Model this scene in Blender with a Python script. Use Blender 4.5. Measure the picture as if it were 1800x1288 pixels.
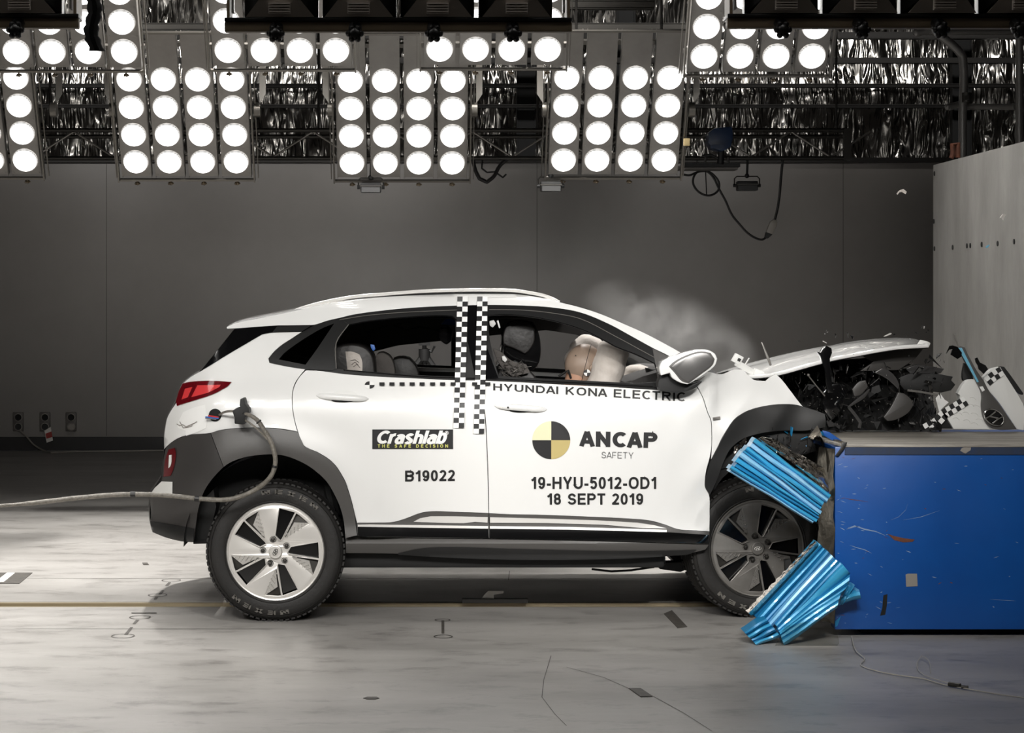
import bpy, bmesh, math, random
from mathutils import Vector, Matrix, noise
random.seed(7)
SC = bpy.context.scene
COL = SC.collection
PI = math.pi
for o in list(bpy.data.objects):
    bpy.data.objects.remove(o)

# ------------------------------------------------------------------ camera
F, CX, CY, CAMH = 3580.0, 740.0, 525.0, 1.585      # focal length (px), principal point (px), eye height (m)
cam = bpy.data.objects.new('view_point', bpy.data.cameras.new('view_point'))
COL.objects.link(cam)
cam.location = (0, -10, CAMH)
cam.rotation_euler = (PI / 2, 0, 0)
cam.data.sensor_width = 36
cam.data.lens = F / 1800 * 36
cam.data.shift_x = (900 - CX) / 1800
cam.data.shift_y = -(644 - CY) / 1800
cam.data.clip_end = 200
SC.camera = cam

# ------------------------------------------------------------------ world, exposure
w = bpy.data.worlds.new('world')
SC.world = w
w.use_nodes = True
w.node_tree.nodes['Background'].inputs[0].default_value = (1, .97, .94, 1)
w.node_tree.nodes['Background'].inputs[1].default_value = .035
SC.view_settings.view_transform = 'Standard'
SC.view_settings.look = 'None'
SC.view_settings.gamma = 1
SC.view_settings.use_curve_mapping = False
SC.view_settings.exposure = 0.0
LAMP_FAR, LAMP_NEAR, LAMP_TOP = 30.0, 14.0, 16.0
def beam_lamp(loc, target, power, deg=58, blend=.7, r=.08):
    l = bpy.data.lights.new('lamp_beam', 'SPOT'); l.energy = power; l.spot_size = math.radians(deg); l.spot_blend = blend; l.shadow_soft_size = r
    l.color = (1, .975, .94)
    o = bpy.data.objects.new('lamp_beam', l); COL.objects.link(o); o.location = loc
    o.rotation_euler = (Vector(target) - Vector(loc)).to_track_quat('-Z', 'Y').to_euler()
    return o
# beams of the near lamp banks (their black backs show at the top of the picture)
for bx in (-1.78, -.475, .855):
    for k in (0, 1, 2, 3):
        x = bx + (k + .5) * .2075
        beam_lamp((x, -4.42, 2.55 + .25 * (k % 2)), (x * 1.15 + .4, .3, .8), 58)
# beams of banks just above and left of the frame
for x, y, z, tx, ty, p in ((-3.3, -4.4, 3.2, -1.0, .3, 150), (-2.2, -4.4, 3.4, -.2, .4, 120), (2.0, -4.4, 3.0, 1.5, .6, 210)):
    beam_lamp((x, y, z), (tx, ty, .9), p, 50)
beam_lamp((-3.3, .2, 4.6), (-2.7, -1.5, 0), 1500, 60, .8)     # unseen overhead beam added to brighten the floor at left
beam_lamp((1.3, -4.4, 2.5), (1.25, .1, .85), 230, 34)  # extra beam added to brighten the front door
for x, z, p in ((-3.8, 2.5, 78), (-2.2, 2.5, 66), (-.55, 2.2, 100), (1.2, 2.3, 18), (3.2, 2.2, 80)):      # unseen lamps added behind the truss for pools of light on the back wall
    beam_lamp((x, 8.0, 3.75), (x, 11.3, z), p, 70, 1, .1)
for x, p in ((-4.0, 800), (-1.4, 1300), (.9, 1300), (3.0, 200)):       # overhead row behind the car
    beam_lamp((x, 2.4, 4.7), (x, 2.6, 0), p * 1.1, 84, 1)
for x, p in ((-5, 500), (0, 500), (5, 420)):       # unseen lamps added under the roof to brighten the foil blanket
    beam_lamp((x, 7.5, 7.4), (x, 13.6, 5.3), p * 2.0, 66, .6, .4)

# ------------------------------------------------------------------ helpers
def P(px, py, Y=0.0):
    d = 10 + Y
    return Vector(((px - CX) * d / F, Y, CAMH - (py - CY) * d / F))

def lin(c):
    return tuple(((v / 255) / 12.92 if v / 255 <= .04045 else ((v / 255 + .055) / 1.055) ** 2.4) for v in c[:3]) + (1,)

M = {}
def mat(name, rgb, rough=.5, metal=0, coat=0, emit=None, estr=0, nz=None, bump=None, spec=.5, alpha=1, stretch=(1, 1, 1), rnz=0):
    """rgb in 0-255; nz=(scale, amount, second rgb); bump=(scale, strength)"""
    m = bpy.data.materials.new(name)
    m.use_nodes = True
    nt = m.node_tree
    b = nt.nodes['Principled BSDF']
    b.inputs['Base Color'].default_value = lin(rgb)
    b.inputs['Roughness'].default_value = rough
    b.inputs['Metallic'].default_value = metal
    b.inputs['Coat Weight'].default_value = coat
    b.inputs['Coat Roughness'].default_value = .04
    b.inputs['Specular IOR Level'].default_value = spec
    b.inputs['Alpha'].default_value = alpha
    if emit:
        b.inputs['Emission Color'].default_value = lin(emit)
        b.inputs['Emission Strength'].default_value = estr
    if nz or bump or rnz:
        tc = nt.nodes.new('ShaderNodeTexCoord')
        mp = nt.nodes.new('ShaderNodeMapping')
        mp.inputs['Scale'].default_value = stretch
        nt.links.new(tc.outputs['Object'], mp.inputs['Vector'])
    if nz:
        t = nt.nodes.new('ShaderNodeTexNoise')
        t.inputs['Scale'].default_value = nz[0]
        t.inputs['Detail'].default_value = 6
        t.inputs['Roughness'].default_value = .65
        nt.links.new(mp.outputs[0], t.inputs['Vector'])
        r = nt.nodes.new('ShaderNodeValToRGB')
        r.color_ramp.elements[0].position = .5 - nz[1]
        r.color_ramp.elements[1].position = .5 + nz[1]
        r.color_ramp.elements[0].color = lin(nz[2])
        r.color_ramp.elements[1].color = lin(rgb)
        nt.links.new(t.outputs['Fac'], r.inputs['Fac'])
        nt.links.new(r.outputs['Color'], b.inputs['Base Color'])
    if rnz:
        t = nt.nodes.new('ShaderNodeTexNoise')
        t.inputs['Scale'].default_value = 3
        t.inputs['Detail'].default_value = 4
        nt.links.new(mp.outputs[0], t.inputs['Vector'])
        q = nt.nodes.new('ShaderNodeMapRange')
        q.inputs['To Min'].default_value = max(0, rough - rnz)
        q.inputs['To Max'].default_value = rough + rnz
        nt.links.new(t.outputs['Fac'], q.inputs['Value'])
        nt.links.new(q.outputs[0], b.inputs['Roughness'])
    if bump:
        t = nt.nodes.new('ShaderNodeTexNoise')
        t.inputs['Scale'].default_value = bump[0]
        t.inputs['Detail'].default_value = 5
        nt.links.new(mp.outputs[0], t.inputs['Vector'])
        bp = nt.nodes.new('ShaderNodeBump')
        bp.inputs['Strength'].default_value = bump[1]
        bp.inputs['Distance'].default_value = .02
        nt.links.new(t.outputs['Fac'], bp.inputs['Height'])
        nt.links.new(bp.outputs[0], b.inputs['Normal'])
    M[name] = m
    return m

mat('paint', (234, 234, 232), .32, coat=1)
mat('white_plastic', (225, 225, 222), .45)
mat('tape_white', (238, 238, 236), .4)
mat('print_black', (26, 26, 27), .45)
mat('cladding', (74, 72, 70), .42, bump=(300, .04))
mat('dark_trim', (30, 30, 30), .32)
mat('gloss_black', (12, 12, 13), .12, coat=.5)
mat('black', (14, 14, 14), .6)
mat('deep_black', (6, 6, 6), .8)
mat('rubber', (24, 23, 22), .62, bump=(60, .1), nz=(9, .3, (33, 31, 29)))
mat('rubber_print', (98, 95, 90), .7)
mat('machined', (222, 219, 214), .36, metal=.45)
mat('machined_dim', (138, 135, 131), .4, metal=.45, nz=(14, .3, (120, 117, 112)))  # darker copy of machined; the front rim's shade is put into this colour
mat('chrome', (225, 225, 225), .12, metal=1)
mat('sill_silver', (226, 224, 220), .28, metal=.15, coat=.5)
mat('grey_metal', (140, 137, 132), .42, metal=.7)
mat('dark_metal', (62, 60, 57), .42, metal=.6)
mat('steel_dark', (38, 36, 34), .5, metal=.4)
mat('red_dark', (96, 8, 18), .15, coat=1)
mat('red_light', (214, 62, 64), .2, coat=1)
mat('seat_black', (36, 34, 33), .45, bump=(40, .1))
mat('seat_grey', (92, 88, 85), .85, bump=(120, .3))
mat('lining', (44, 42, 41), .8)
mat('airbag', (240, 233, 226), .75, bump=(14, .5), nz=(5, .3, (186, 176, 166)))
mat('skin_tan', (158, 138, 122), .45, spec=.4)
mat('skin_orange', (190, 146, 120), .5)
mat('shirt', (120, 110, 100), .8)
mat('blue_light', (60, 110, 190), .4)
mat('barrier_blue', (10, 80, 156), .34, nz=(2.2, .35, (6, 64, 134)), bump=(5, .06), rnz=.08)
mat('barrier_edge', (44, 48, 56), .5, nz=(12, .4, (24, 50, 88)))
mat('wood_strip', (190, 184, 174), .6, nz=(4, .22, (96, 92, 86)), stretch=(.6, 14, 14))
mat('alu_sheet', (168, 162, 150), .3, metal=.9, nz=(14, .3, (84, 78, 70)), bump=(12, .4))
mat('foil_bright', (222, 216, 208), .14, metal=1, bump=(26, .5))
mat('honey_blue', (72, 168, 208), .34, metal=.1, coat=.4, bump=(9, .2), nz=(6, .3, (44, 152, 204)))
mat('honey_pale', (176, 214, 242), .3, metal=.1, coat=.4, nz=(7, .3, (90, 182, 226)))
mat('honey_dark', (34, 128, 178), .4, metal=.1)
mat('sheet_dark', (84, 80, 76), .25, metal=.8, bump=(6, .2))
mat('concrete_wall', (150, 148, 144), .55, nz=(3.5, .3, (108, 106, 102)), bump=(14, .12), stretch=(1, 1, .4))
mat('rust', (116, 66, 44), .8, nz=(20, .2, (70, 44, 34)))
mat('hole', (18, 17, 16), .8)
mat('wall', (140, 136, 132), .36, bump=(120, .02), nz=(.6, .4, (114, 110, 106)))
mat('skirting', (30, 28, 28), .4)
mat('ceiling', (22, 21, 20), .8)
mat('beam', (46, 44, 41), .45, metal=.3, nz=(3, .3, (30, 28, 26)))
mat('beam_light', (108, 105, 100), .5, metal=.3)
mat('pipe', (112, 110, 108), .38, metal=.3)
mat('socket_grey', (88, 84, 80), .5)
mat('socket_light', (138, 133, 126), .5)
mat('tag_white', (212, 208, 202), .6)
mat('tag_red', (150, 44, 34), .6)
mat('cable_grey', (132, 127, 118), .45, nz=(60, .2, (88, 84, 76)), bump=(90, .3))
mat('cable_black', (20, 19, 19), .5)
mat('cord_white', (176, 172, 164), .5)
mat('camera_blue', (22, 42, 72), .4)
mat('tan_tag', (150, 132, 92), .6)
mat('housing', (15, 14, 13), .4)
mat('housing_panel', (170, 162, 154), .38, metal=.1)
mat('bar_brown', (120, 106, 86), .5)
mat('bank_plate', (118, 115, 111), .42, metal=.35, nz=(8, .35, (102, 99, 95)))
mat('bank_frame', (96, 93, 88), .35, metal=.7)
mat('knob_brown', (72, 60, 42), .45)
mat('floor_strip', (176, 164, 138), .4, metal=.3, nz=(3, .3, (130, 118, 96)), stretch=(.3, 6, 1))
mat('floor_mark', (52, 49, 46), .6, nz=(22, .3, (92, 88, 82)))
mat('floor_white', (226, 224, 220), .5)
mat('gold', (206, 188, 128), .3, metal=.2)
mat('cream', (228, 222, 186), .35)
mat('yellow_print', (206, 206, 110), .5)
mat('mirror_grey', (108, 107, 106), .3, metal=.5)
mat('stud_grey', (186, 183, 178), .4, metal=.3)
mat('scratch', (118, 140, 172), .5)
mat('bumper_dark', (56, 54, 53), .36, bump=(300, .04))
mat('arch_black', (30, 30, 30), .6)
mat('smoked', (58, 57, 57), .2, coat=.6)
mat('stripe_grey', (128, 126, 122), .3, metal=.4)
mat('chalk_blue', (110, 178, 208), .5)
mat('rubble_grey', (56, 54, 52), .45)

def glass(name, tint, gl=.06, ior=1.5):
    m = bpy.data.materials.new(name)
    m.use_nodes = True
    nt = m.node_tree
    nt.nodes.clear()
    out = nt.nodes.new('ShaderNodeOutputMaterial')
    mx = nt.nodes.new('ShaderNodeMixShader')
    tr = nt.nodes.new('ShaderNodeBsdfTransparent')
    gs = nt.nodes.new('ShaderNodeBsdfGlossy')
    fr = nt.nodes.new('ShaderNodeFresnel')
    fr.inputs[0].default_value = ior
    tr.inputs[0].default_value = lin(tint)
    gs.inputs['Roughness'].default_value = gl
    nt.links.new(fr.outputs[0], mx.inputs[0])
    nt.links.new(tr.outputs[0], mx.inputs[1])
    nt.links.new(gs.outputs[0], mx.inputs[2])
    nt.links.new(mx.outputs[0], out.inputs[0])
    M[name] = m
glass('glass', (248, 248, 248), .02)
glass('glass_dark', (40, 42, 42), .02)
glass('shard_clear', (240, 240, 238), .12, 1.2)

def lens_mat(name, strength):
    """ribbed sealed-beam lens: brightest in the middle, fluted glass near the rim"""
    m = bpy.data.materials.new(name)
    m.use_nodes = True
    nt = m.node_tree
    nt.nodes.clear()
    N = nt.nodes.new
    out = N('ShaderNodeOutputMaterial'); em = N('ShaderNodeEmission')
    tc = N('ShaderNodeTexCoord'); sx = N('ShaderNodeSeparateXYZ')
    nt.links.new(tc.outputs['Object'], sx.inputs[0])
    wv = N('ShaderNodeTexWave'); wv.bands_direction = 'Z'; wv.inputs['Scale'].default_value = 28; wv.inputs['Distortion'].default_value = 1.5
    nt.links.new(tc.outputs['Object'], wv.inputs['Vector'])
    ln = N('ShaderNodeVectorMath'); ln.operation = 'LENGTH'
    nt.links.new(tc.outputs['Object'], ln.inputs[0])
    mr = N('ShaderNodeMapRange'); mr.interpolation_type = 'SMOOTHSTEP'; mr.inputs['From Min'].default_value = .045; mr.inputs['From Max'].default_value = .084
    mr.inputs['To Min'].default_value = 1.35; mr.inputs['To Max'].default_value = .022
    nt.links.new(ln.outputs['Value'], mr.inputs['Value'])
    mul = N('ShaderNodeMath'); mul.operation = 'MULTIPLY_ADD'
    mul.inputs[1].default_value = .5; mul.inputs[2].default_value = .55
    nt.links.new(wv.outputs['Fac'], mul.inputs[0])
    m2 = N('ShaderNodeMath'); m2.operation = 'MULTIPLY'
    nt.links.new(mul.outputs[0], m2.inputs[0]); nt.links.new(mr.outputs[0], m2.inputs[1])
    m3 = N('ShaderNodeMath'); m3.operation = 'MULTIPLY'; m3.inputs[1].default_value = strength
    nt.links.new(m2.outputs[0], m3.inputs[0])
    em.inputs['Color'].default_value = (1, .975, .94, 1)
    nt.links.new(m3.outputs[0], em.inputs['Strength'])
    nt.links.new(em.outputs[0], out.inputs[0])
    M[name] = m
lens_mat('lens_far', LAMP_FAR)
lens_mat('lens_near', LAMP_NEAR)
lens_mat('lens_top', LAMP_TOP)

# floor: worn painted concrete
def floor_mat():
    m = mat('floor', (176, 173, 168), .36)
    nt = m.node_tree; b = nt.nodes['Principled BSDF']; N = nt.nodes.new
    tc = N('ShaderNodeTexCoord')
    def nz(scale, st, det=6, ro=.6):
        mp = N('ShaderNodeMapping'); mp.inputs['Scale'].default_value = st
        nt.links.new(tc.outputs['Object'], mp.inputs[0])
        t = N('ShaderNodeTexNoise'); t.inputs['Scale'].default_value = scale; t.inputs['Detail'].default_value = det
        t.inputs['Roughness'].default_value = ro
        nt.links.new(mp.outputs[0], t.inputs['Vector'])
        return t
    a = nz(1.1, (.6, 1.6, 1)); c = nz(3.2, (1, 1.8, 1), 10, .74); d = nz(9, (1.2, 2.0, 1), 10, .82)
    r1 = N('ShaderNodeValToRGB'); r1.color_ramp.elements[0].position = .3; r1.color_ramp.elements[1].position = .7
    r1.color_ramp.elements[0].color = lin((140, 137, 133)); r1.color_ramp.elements[1].color = lin((172, 169, 165))
    nt.links.new(a.outputs['Fac'], r1.inputs[0])
    r2 = N('ShaderNodeValToRGB'); r2.color_ramp.elements[0].position = .3; r2.color_ramp.elements[1].position = .48
    r2.color_ramp.elements[0].color = (.32, .31, .3, 1); r2.color_ramp.elements[1].color = (1, 1, 1, 1)
    nt.links.new(c.outputs['Fac'], r2.inputs[0])
    r3 = N('ShaderNodeValToRGB'); r3.color_ramp.elements[0].position = .30; r3.color_ramp.elements[1].position = .37
    r3.color_ramp.elements[0].color = (.35, .34, .33, 1); r3.color_ramp.elements[1].color = (1, 1, 1, 1)
    nt.links.new(d.outputs['Fac'], r3.inputs[0])
    m1 = N('ShaderNodeMix'); m1.data_type = 'RGBA'; m1.blend_type = 'MULTIPLY'; m1.inputs[0].default_value = .75
    nt.links.new(r1.outputs[0], m1.inputs[6]); nt.links.new(r2.outputs[0], m1.inputs[7])
    m2 = N('ShaderNodeMix'); m2.data_type = 'RGBA'; m2.blend_type = 'MULTIPLY'; m2.inputs[0].default_value = .8
    nt.links.new(m1.outputs[2], m2.inputs[6]); nt.links.new(r3.outputs[0], m2.inputs[7])
    nt.links.new(m2.outputs[2], b.inputs['Base Color'])
    q = N('ShaderNodeMapRange'); q.inputs['To Min'].default_value = .26; q.inputs['To Max'].default_value = .5
    nt.links.new(c.outputs['Fac'], q.inputs['Value']); nt.links.new(q.outputs[0], b.inputs['Roughness'])
    bp = N('ShaderNodeBump'); bp.inputs['Strength'].default_value = .15; bp.inputs['Distance'].default_value = .004
    nt.links.new(c.outputs['Fac'], bp.inputs['Height']); nt.links.new(bp.outputs[0], b.inputs['Normal'])
floor_mat()

# ---- object creation
BASE = {}
def root_of(o):
    while o.parent:
        o = o.parent
    return o

def setp(o, label=None, cat=None, group=None, kind=None):
    if label: o['label'] = label
    if cat: o['category'] = cat
    if group: o['group'] = group
    if kind: o['kind'] = kind
    return o

def thing(name, loc, label, cat, group=None, rot=None):
    o = bpy.data.objects.new(name, None)
    COL.objects.link(o)
    o.location = loc
    if rot: o.rotation_euler = rot
    o.empty_display_size = .1
    return setp(o, label, cat, group)

class MB:
    """collects geometry in world coordinates, builds ONE mesh object"""
    def __init__(s): s.v = []; s.f = []; s.m = []; s.cur = 0
    def add(s, vs, fs, mi=None):
        n = len(s.v)
        s.v += [tuple(v) for v in vs]
        s.f += [tuple(i + n for i in f) for f in fs]
        s.m += [s.cur if mi is None else mi] * len(fs)
        return s
    def box(s, c, size, rot=None, mi=None):
        x, y, z = [k / 2 for k in size]
        vs = [Vector((sx * x, sy * y, sz * z)) for sx in (-1, 1) for sy in (-1, 1) for sz in (-1, 1)]
        if rot is not None:
            R = rot if isinstance(rot, Matrix) else Matrix.Rotation(rot[2], 3, 'Z') @ Matrix.Rotation(rot[1], 3, 'Y') @ Matrix.Rotation(rot[0], 3, 'X')
            vs = [R @ v for v in vs]
        c = Vector(c)
        return s.add([v + c for v in vs], [(0, 1, 3, 2), (4, 6, 7, 5), (0, 4, 5, 1), (2, 3, 7, 6), (0, 2, 6, 4), (1, 5, 7, 3)], mi)
    def tube(s, pts, r, n=10, mi=None, cap=True):
        pts = [Vector(p) for p in pts]
        rs = r if isinstance(r, (list, tuple)) else [r] * len(pts)
        vs = []; fs = []
        up = Vector((0, 0, 1)); prev = None
        for i, p in enumerate(pts):
            a = pts[max(0, i - 1)]; b = pts[min(len(pts) - 1, i + 1)]
            t = (b - a).normalized()
            if prev is None:
                u = t.cross(up)
                if u.length < .05: u = t.cross(Vector((1, 0, 0)))
                u.normalize()
            else:
                u = (prev - t * prev.dot(t)).normalized()
            prev = u; v = t.cross(u)
            for k in range(n):
                a_ = 2 * PI * k / n
                vs.append(p + (u * math.cos(a_) + v * math.sin(a_)) * rs[i])
        for i in range(len(pts) - 1):
            for k in range(n):
                k2 = (k + 1) % n
                fs.append((i * n + k, i * n + k2, (i + 1) * n + k2, (i + 1) * n + k))
        if cap:
            fs.append(tuple(range(n))[::-1]); fs.append(tuple((len(pts) - 1) * n + k for k in range(n)))
        return s.add(vs, fs, mi)
    def cyl(s, a, b, r, n=16, mi=None): return s.tube([a, b], r, n, mi)
    def lathe(s, prof, c, n=48, ax='Y', mi=None, close=False):
        """prof: (radius, along axis)"""
        vs = []; fs = []
        for (r, h) in prof:
            for k in range(n):
                a = 2 * PI * k / n; x, z = r * math.cos(a), r * math.sin(a)
                v = {'Y': (x, h, z), 'Z': (x, z, h), 'X': (h, x, z)}[ax]
                vs.append(Vector(v) + Vector(c))
        L = len(prof)
        for i in range(L - 1 + (1 if close else 0)):
            for k in range(n):
                k2 = (k + 1) % n; j = (i + 1) % L
                fs.append((i * n + k, i * n + k2, j * n + k2, j * n + k))
        return s.add(vs, fs, mi)
    def ball(s, c, r, n=20, m_=12, R=None, mi=None):
        rx, ry, rz = r if isinstance(r, (tuple, list)) else (r, r, r)
        vs = []; fs = []
        for i in range(m_ + 1):
            th = PI * i / m_
            for k in range(n):
                a = 2 * PI * k / n
                v = Vector((rx * math.sin(th) * math.cos(a), ry * math.sin(th) * math.sin(a), rz * math.cos(th)))
                if R is not None: v = R @ v
                vs.append(v + Vector(c))
        for i in range(m_):
            for k in range(n):
                k2 = (k + 1) % n
                fs.append((i * n + k, (i + 1) * n + k, (i + 1) * n + k2, i * n + k2))
        return s.add(vs, fs, mi)
    def prism(s, poly, d, mi=None):
        """poly: world points of a planar outline, d: extrusion vector"""
        n = len(poly); d = Vector(d)
        vs = [Vector(p) for p in poly] + [Vector(p) + d for p in poly]
        fs = [tuple(range(n)), tuple(range(n, 2 * n))[::-1]] + [(i, i + n, (i + 1) % n + n, (i + 1) % n) for i in range(n)]
        return s.add(vs, fs, mi)
    def grid(s, rows, mi=None, closed=False):
        n = len(rows[0]); vs = [p for r in rows for p in r]; fs = []
        for i in range(len(rows) - 1):
            for k in range(n if closed else n - 1):
                k2 = (k + 1) % n
                fs.append((i * n + k, i * n + k2, (i + 1) * n + k2, (i + 1) * n + k))
        return s.add(vs, fs, mi)
    def xf(s, Mx):
        s.v = [tuple(Mx @ Vector(v)) for v in s.v]; return s
    def build(s, name, mats, parent=None, smooth=35, bevel=0, local=False, recalc=True, **kw):
        me = bpy.data.meshes.new(name)
        off = Vector((0, 0, 0))
        if parent is not None and not local:
            off = Vector(root_of(parent).location)
        elif parent is None and not local:
            xs = [v[0] for v in s.v]; ys = [v[1] for v in s.v]; zs = [v[2] for v in s.v]
            off = Vector(((min(xs) + max(xs)) / 2, (min(ys) + max(ys)) / 2, min(zs)))
        me.from_pydata([Vector(v) - off for v in s.v], [], s.f)
        for mm in (mats if isinstance(mats, (list, tuple)) else [mats]):
            me.materials.append(M[mm])
        me.polygons.foreach_set('material_index', s.m)
        me.update()
        if recalc or bevel:
            bm = bmesh.new(); bm.from_mesh(me)
            bmesh.ops.remove_doubles(bm, verts=bm.verts, dist=1e-6)
            bmesh.ops.recalc_face_normals(bm, faces=bm.faces)
            if bevel:
                es = [e for e in bm.edges if len(e.link_faces) == 2 and e.calc_face_angle(0) > math.radians(40)]
                bmesh.ops.bevel(bm, geom=es, offset=bevel, segments=2, profile=.6, affect='EDGES', clamp_overlap=True)
            bm.to_mesh(me); bm.free()
        finish(me, smooth)
        o = bpy.data.objects.new(name, me)
        COL.objects.link(o)
        if parent is not None: o.parent = parent
        elif not local: o.location = off
        return setp(o, **kw)

def finish(me, smooth):
    if smooth:
        me.polygons.foreach_set('use_smooth', [True] * len(me.polygons))
        me.set_sharp_from_angle(angle=math.radians(smooth))
    me.update()

def cr(pts, closed=False, sub=6, corner=38):
    """Catmull-Rom smoothing that keeps sharp corners"""
    pts = [Vector(p) for p in pts]; n = len(pts); out = []
    def ang(i):
        if not closed and (i == 0 or i == n - 1): return 999
        a = pts[i] - pts[i - 1]; b = pts[(i + 1) % n] - pts[i]
        if a.length < 1e-9 or b.length < 1e-9: return 999
        return math.degrees(a.angle(b))
    sharp = [ang(i) > corner for i in range(n)]
    for i in range(n if closed else n - 1):
        p1, p2 = pts[i], pts[(i + 1) % n]
        p0 = p1 - (p2 - p1) if sharp[i] else pts[i - 1]
        p3 = p2 + (p2 - p1) if sharp[(i + 1) % n] else pts[(i + 2) % n]
        L = (p2 - p1).length
        if (p1 - p0).length > 1e-9: p0 = p1 + (p0 - p1).normalized() * L
        if (p3 - p2).length > 1e-9: p3 = p2 + (p3 - p2).normalized() * L
        for k in range(sub):
            t = k / sub
            out.append(.5 * ((2 * p1) + (-p0 + p2) * t + (2 * p0 - 5 * p1 + 4 * p2 - p3) * t * t + (-p0 + 3 * p1 - 3 * p2 + p3) * t ** 3))
    if not closed: out.append(pts[-1])
    return out

def v2(pts): return [Vector((a, b, 0)) for a, b in pts]

# ---- the car's side surface: depth Y of the near flank over (x, z)
W = 1.80
ZP = [(.2, .13), (.26, .09), (.33, .045), (.4, .02), (.48, .03), (.6, .022), (.75, .008), (.88, 0), (1.0, 0), (1.08, .012), (1.14, .035),
      (1.19, .06), (1.3, .105), (1.42, .165), (1.52, .23), (1.57, .275), (1.62, .36), (1.7, .5)]
def lerp_tab(T, z):
    if z <= T[0][0]: return T[0][1]
    for i in range(len(T) - 1):
        if z <= T[i + 1][0]:
            a, b = T[i], T[i + 1]; t = (z - a[0]) / (b[0] - a[0])
            # cubic hermite with finite-difference tangents
            def tg(k):
                if k <= 0 or k >= len(T) - 1: return (T[min(k + 1, len(T) - 1)][1] - T[max(k - 1, 0)][1]) / (T[min(k + 1, len(T) - 1)][0] - T[max(k - 1, 0)][0])
                return (T[k + 1][1] - T[k - 1][1]) / (T[k + 1][0] - T[k - 1][0])
            h = b[0] - a[0]; m0, m1 = tg(i) * h, tg(i + 1) * h
            return (2 * t ** 3 - 3 * t * t + 1) * a[1] + (t ** 3 - 2 * t * t + t) * m0 + (-2 * t ** 3 + 3 * t * t) * b[1] + (t ** 3 - t * t) * m1
    return T[-1][1]

XR, ZR = (483 - CX) / 358, .341
def sstep(a, b, x):
    t = max(0, min(1, (x - a) / (b - a))); return t * t * (3 - 2 * t)

def ybody(x, z):
    y = lerp_tab(ZP, z)
    if x < -.95: y += .26 * ((-.95 - x) / .35) ** 2.2
    if x < -.95 and z > 1.0: y += .10 * sstep(-.95, -1.3, x) * sstep(1.0, 1.4, z)
    # flare over the rear wheel
    r = math.hypot(x - XR, z - .36)
    if z < 1.0: y -= .028 * sstep(.66, .47, r)
    # crumpled front wing and door leading edge
    if x > 1.05 and z < 1.3:
        k = sstep(1.15, 1.5, x)
        y += k * (.016 * math.sin(9 * x + 4 * z) + .026 * noise.noise(Vector((x * 5.5, 0, z * 5.5))) + .014 * abs(math.sin(14 * x - 9 * z)))
        y += .05 * sstep(1.4, 1.95, x)
        y -= .03 * math.exp(-((x - 1.42) / .03) ** 2) * sstep(.95, 1.1, z)
    return y

def BP(px, py, off=0.0):
    Y = 0.0
    for _ in range(7):
        p = P(px, py, Y)
        Y = .5 * Y + .5 * (ybody(p.x, p.z) + off)
    return P(px, py, Y)

def panel(name, outline, m, parent, off=0.0, thick=.012, step=11, holes=(), smooth=35, mirror=False, sub=5, gap=0, fn=None, sm=True, **kw):
    """pixel outline -> gridded sheet on the body surface, with thickness"""
    fn = fn or BP
    def prep(ol):
        q = cr(v2(ol), True, sub) if sm else v2(ol)
        return [p for i, p in enumerate(q) if (p - q[i - 1]).length > .05]
    q = prep(outline)
    if gap:
        area = sum(q[i - 1].x * q[i].y - q[i].x * q[i - 1].y for i in range(len(q)))
        sgn = 1 if area > 0 else -1
        n = len(q); q2 = []
        for i in range(n):
            t1 = (q[i] - q[i - 1]).normalized(); t2 = (q[(i + 1) % n] - q[i]).normalized()
            t = (t1 + t2); t = t.normalized() if t.length > .2 else t1
            q2.append(q[i] + Vector((-t.y, t.x, 0)) * sgn * gap)
        q = q2
    bm = bmesh.new()
    if not holes:
        bm.faces.new([bm.verts.new(p) for p in q])
    else:
        for loop in [q] + [prep(h) for h in holes]:
            vs = [bm.verts.new(p) for p in loop]
            for i in range(len(vs)): bm.edges.new((vs[i - 1], vs[i]))
        bmesh.ops.triangle_fill(bm, use_beauty=True, edges=bm.edges[:])
    xs = [p.x for p in q]; ys = [p.y for p in q]
    x = math.floor(min(xs) / step) * step + step
    while x < max(xs):
        bmesh.ops.bisect_plane(bm, geom=bm.verts[:] + bm.edges[:] + bm.faces[:], plane_co=(x, 0, 0), plane_no=(1, 0, 0), dist=.02); x += step
    y = math.floor(min(ys) / step) * step + step
    while y < max(ys):
        bmesh.ops.bisect_plane(bm, geom=bm.verts[:] + bm.edges[:] + bm.faces[:], plane_co=(0, y, 0), plane_no=(0, 1, 0), dist=.02); y += step
    for v in bm.verts: v.co = fn(v.co.x, v.co.y, off)
    for f in bm.faces: f.normal_update()
    fl = [f for f in bm.faces if f.normal.y > 0]
    if len(fl) > len(bm.faces) / 2: bmesh.ops.reverse_faces(bm, faces=bm.faces[:])
    if thick:
        ex = bmesh.ops.extrude_face_region(bm, geom=bm.faces[:])
        for g in ex['geom']:
            if isinstance(g, bmesh.types.BMVert): g.co.y += thick
        # the kept original faces stay in front
        bmesh.ops.recalc_face_normals(bm, faces=bm.faces)
    off_ = Vector(root_of(parent).location) if parent is not None else Vector((0, 0, 0))
    outs = []
    for mir in ((False, True) if mirror else (False,)):
        b2 = bm.copy()
        for v in b2.verts:
            if mir: v.co.y = W - v.co.y
            v.co -= off_
        if mir: bmesh.ops.reverse_faces(b2, faces=b2.faces[:])
        me = bpy.data.meshes.new(name); b2.to_mesh(me); b2.free()
        me.materials.append(M[m]); finish(me, smooth)
        o = bpy.data.objects.new(name, me); COL.objects.link(o)
        if parent is not None: o.parent = parent
        setp(o, **kw); outs.append(o)
    bm.free()
    return outs[0]

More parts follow.
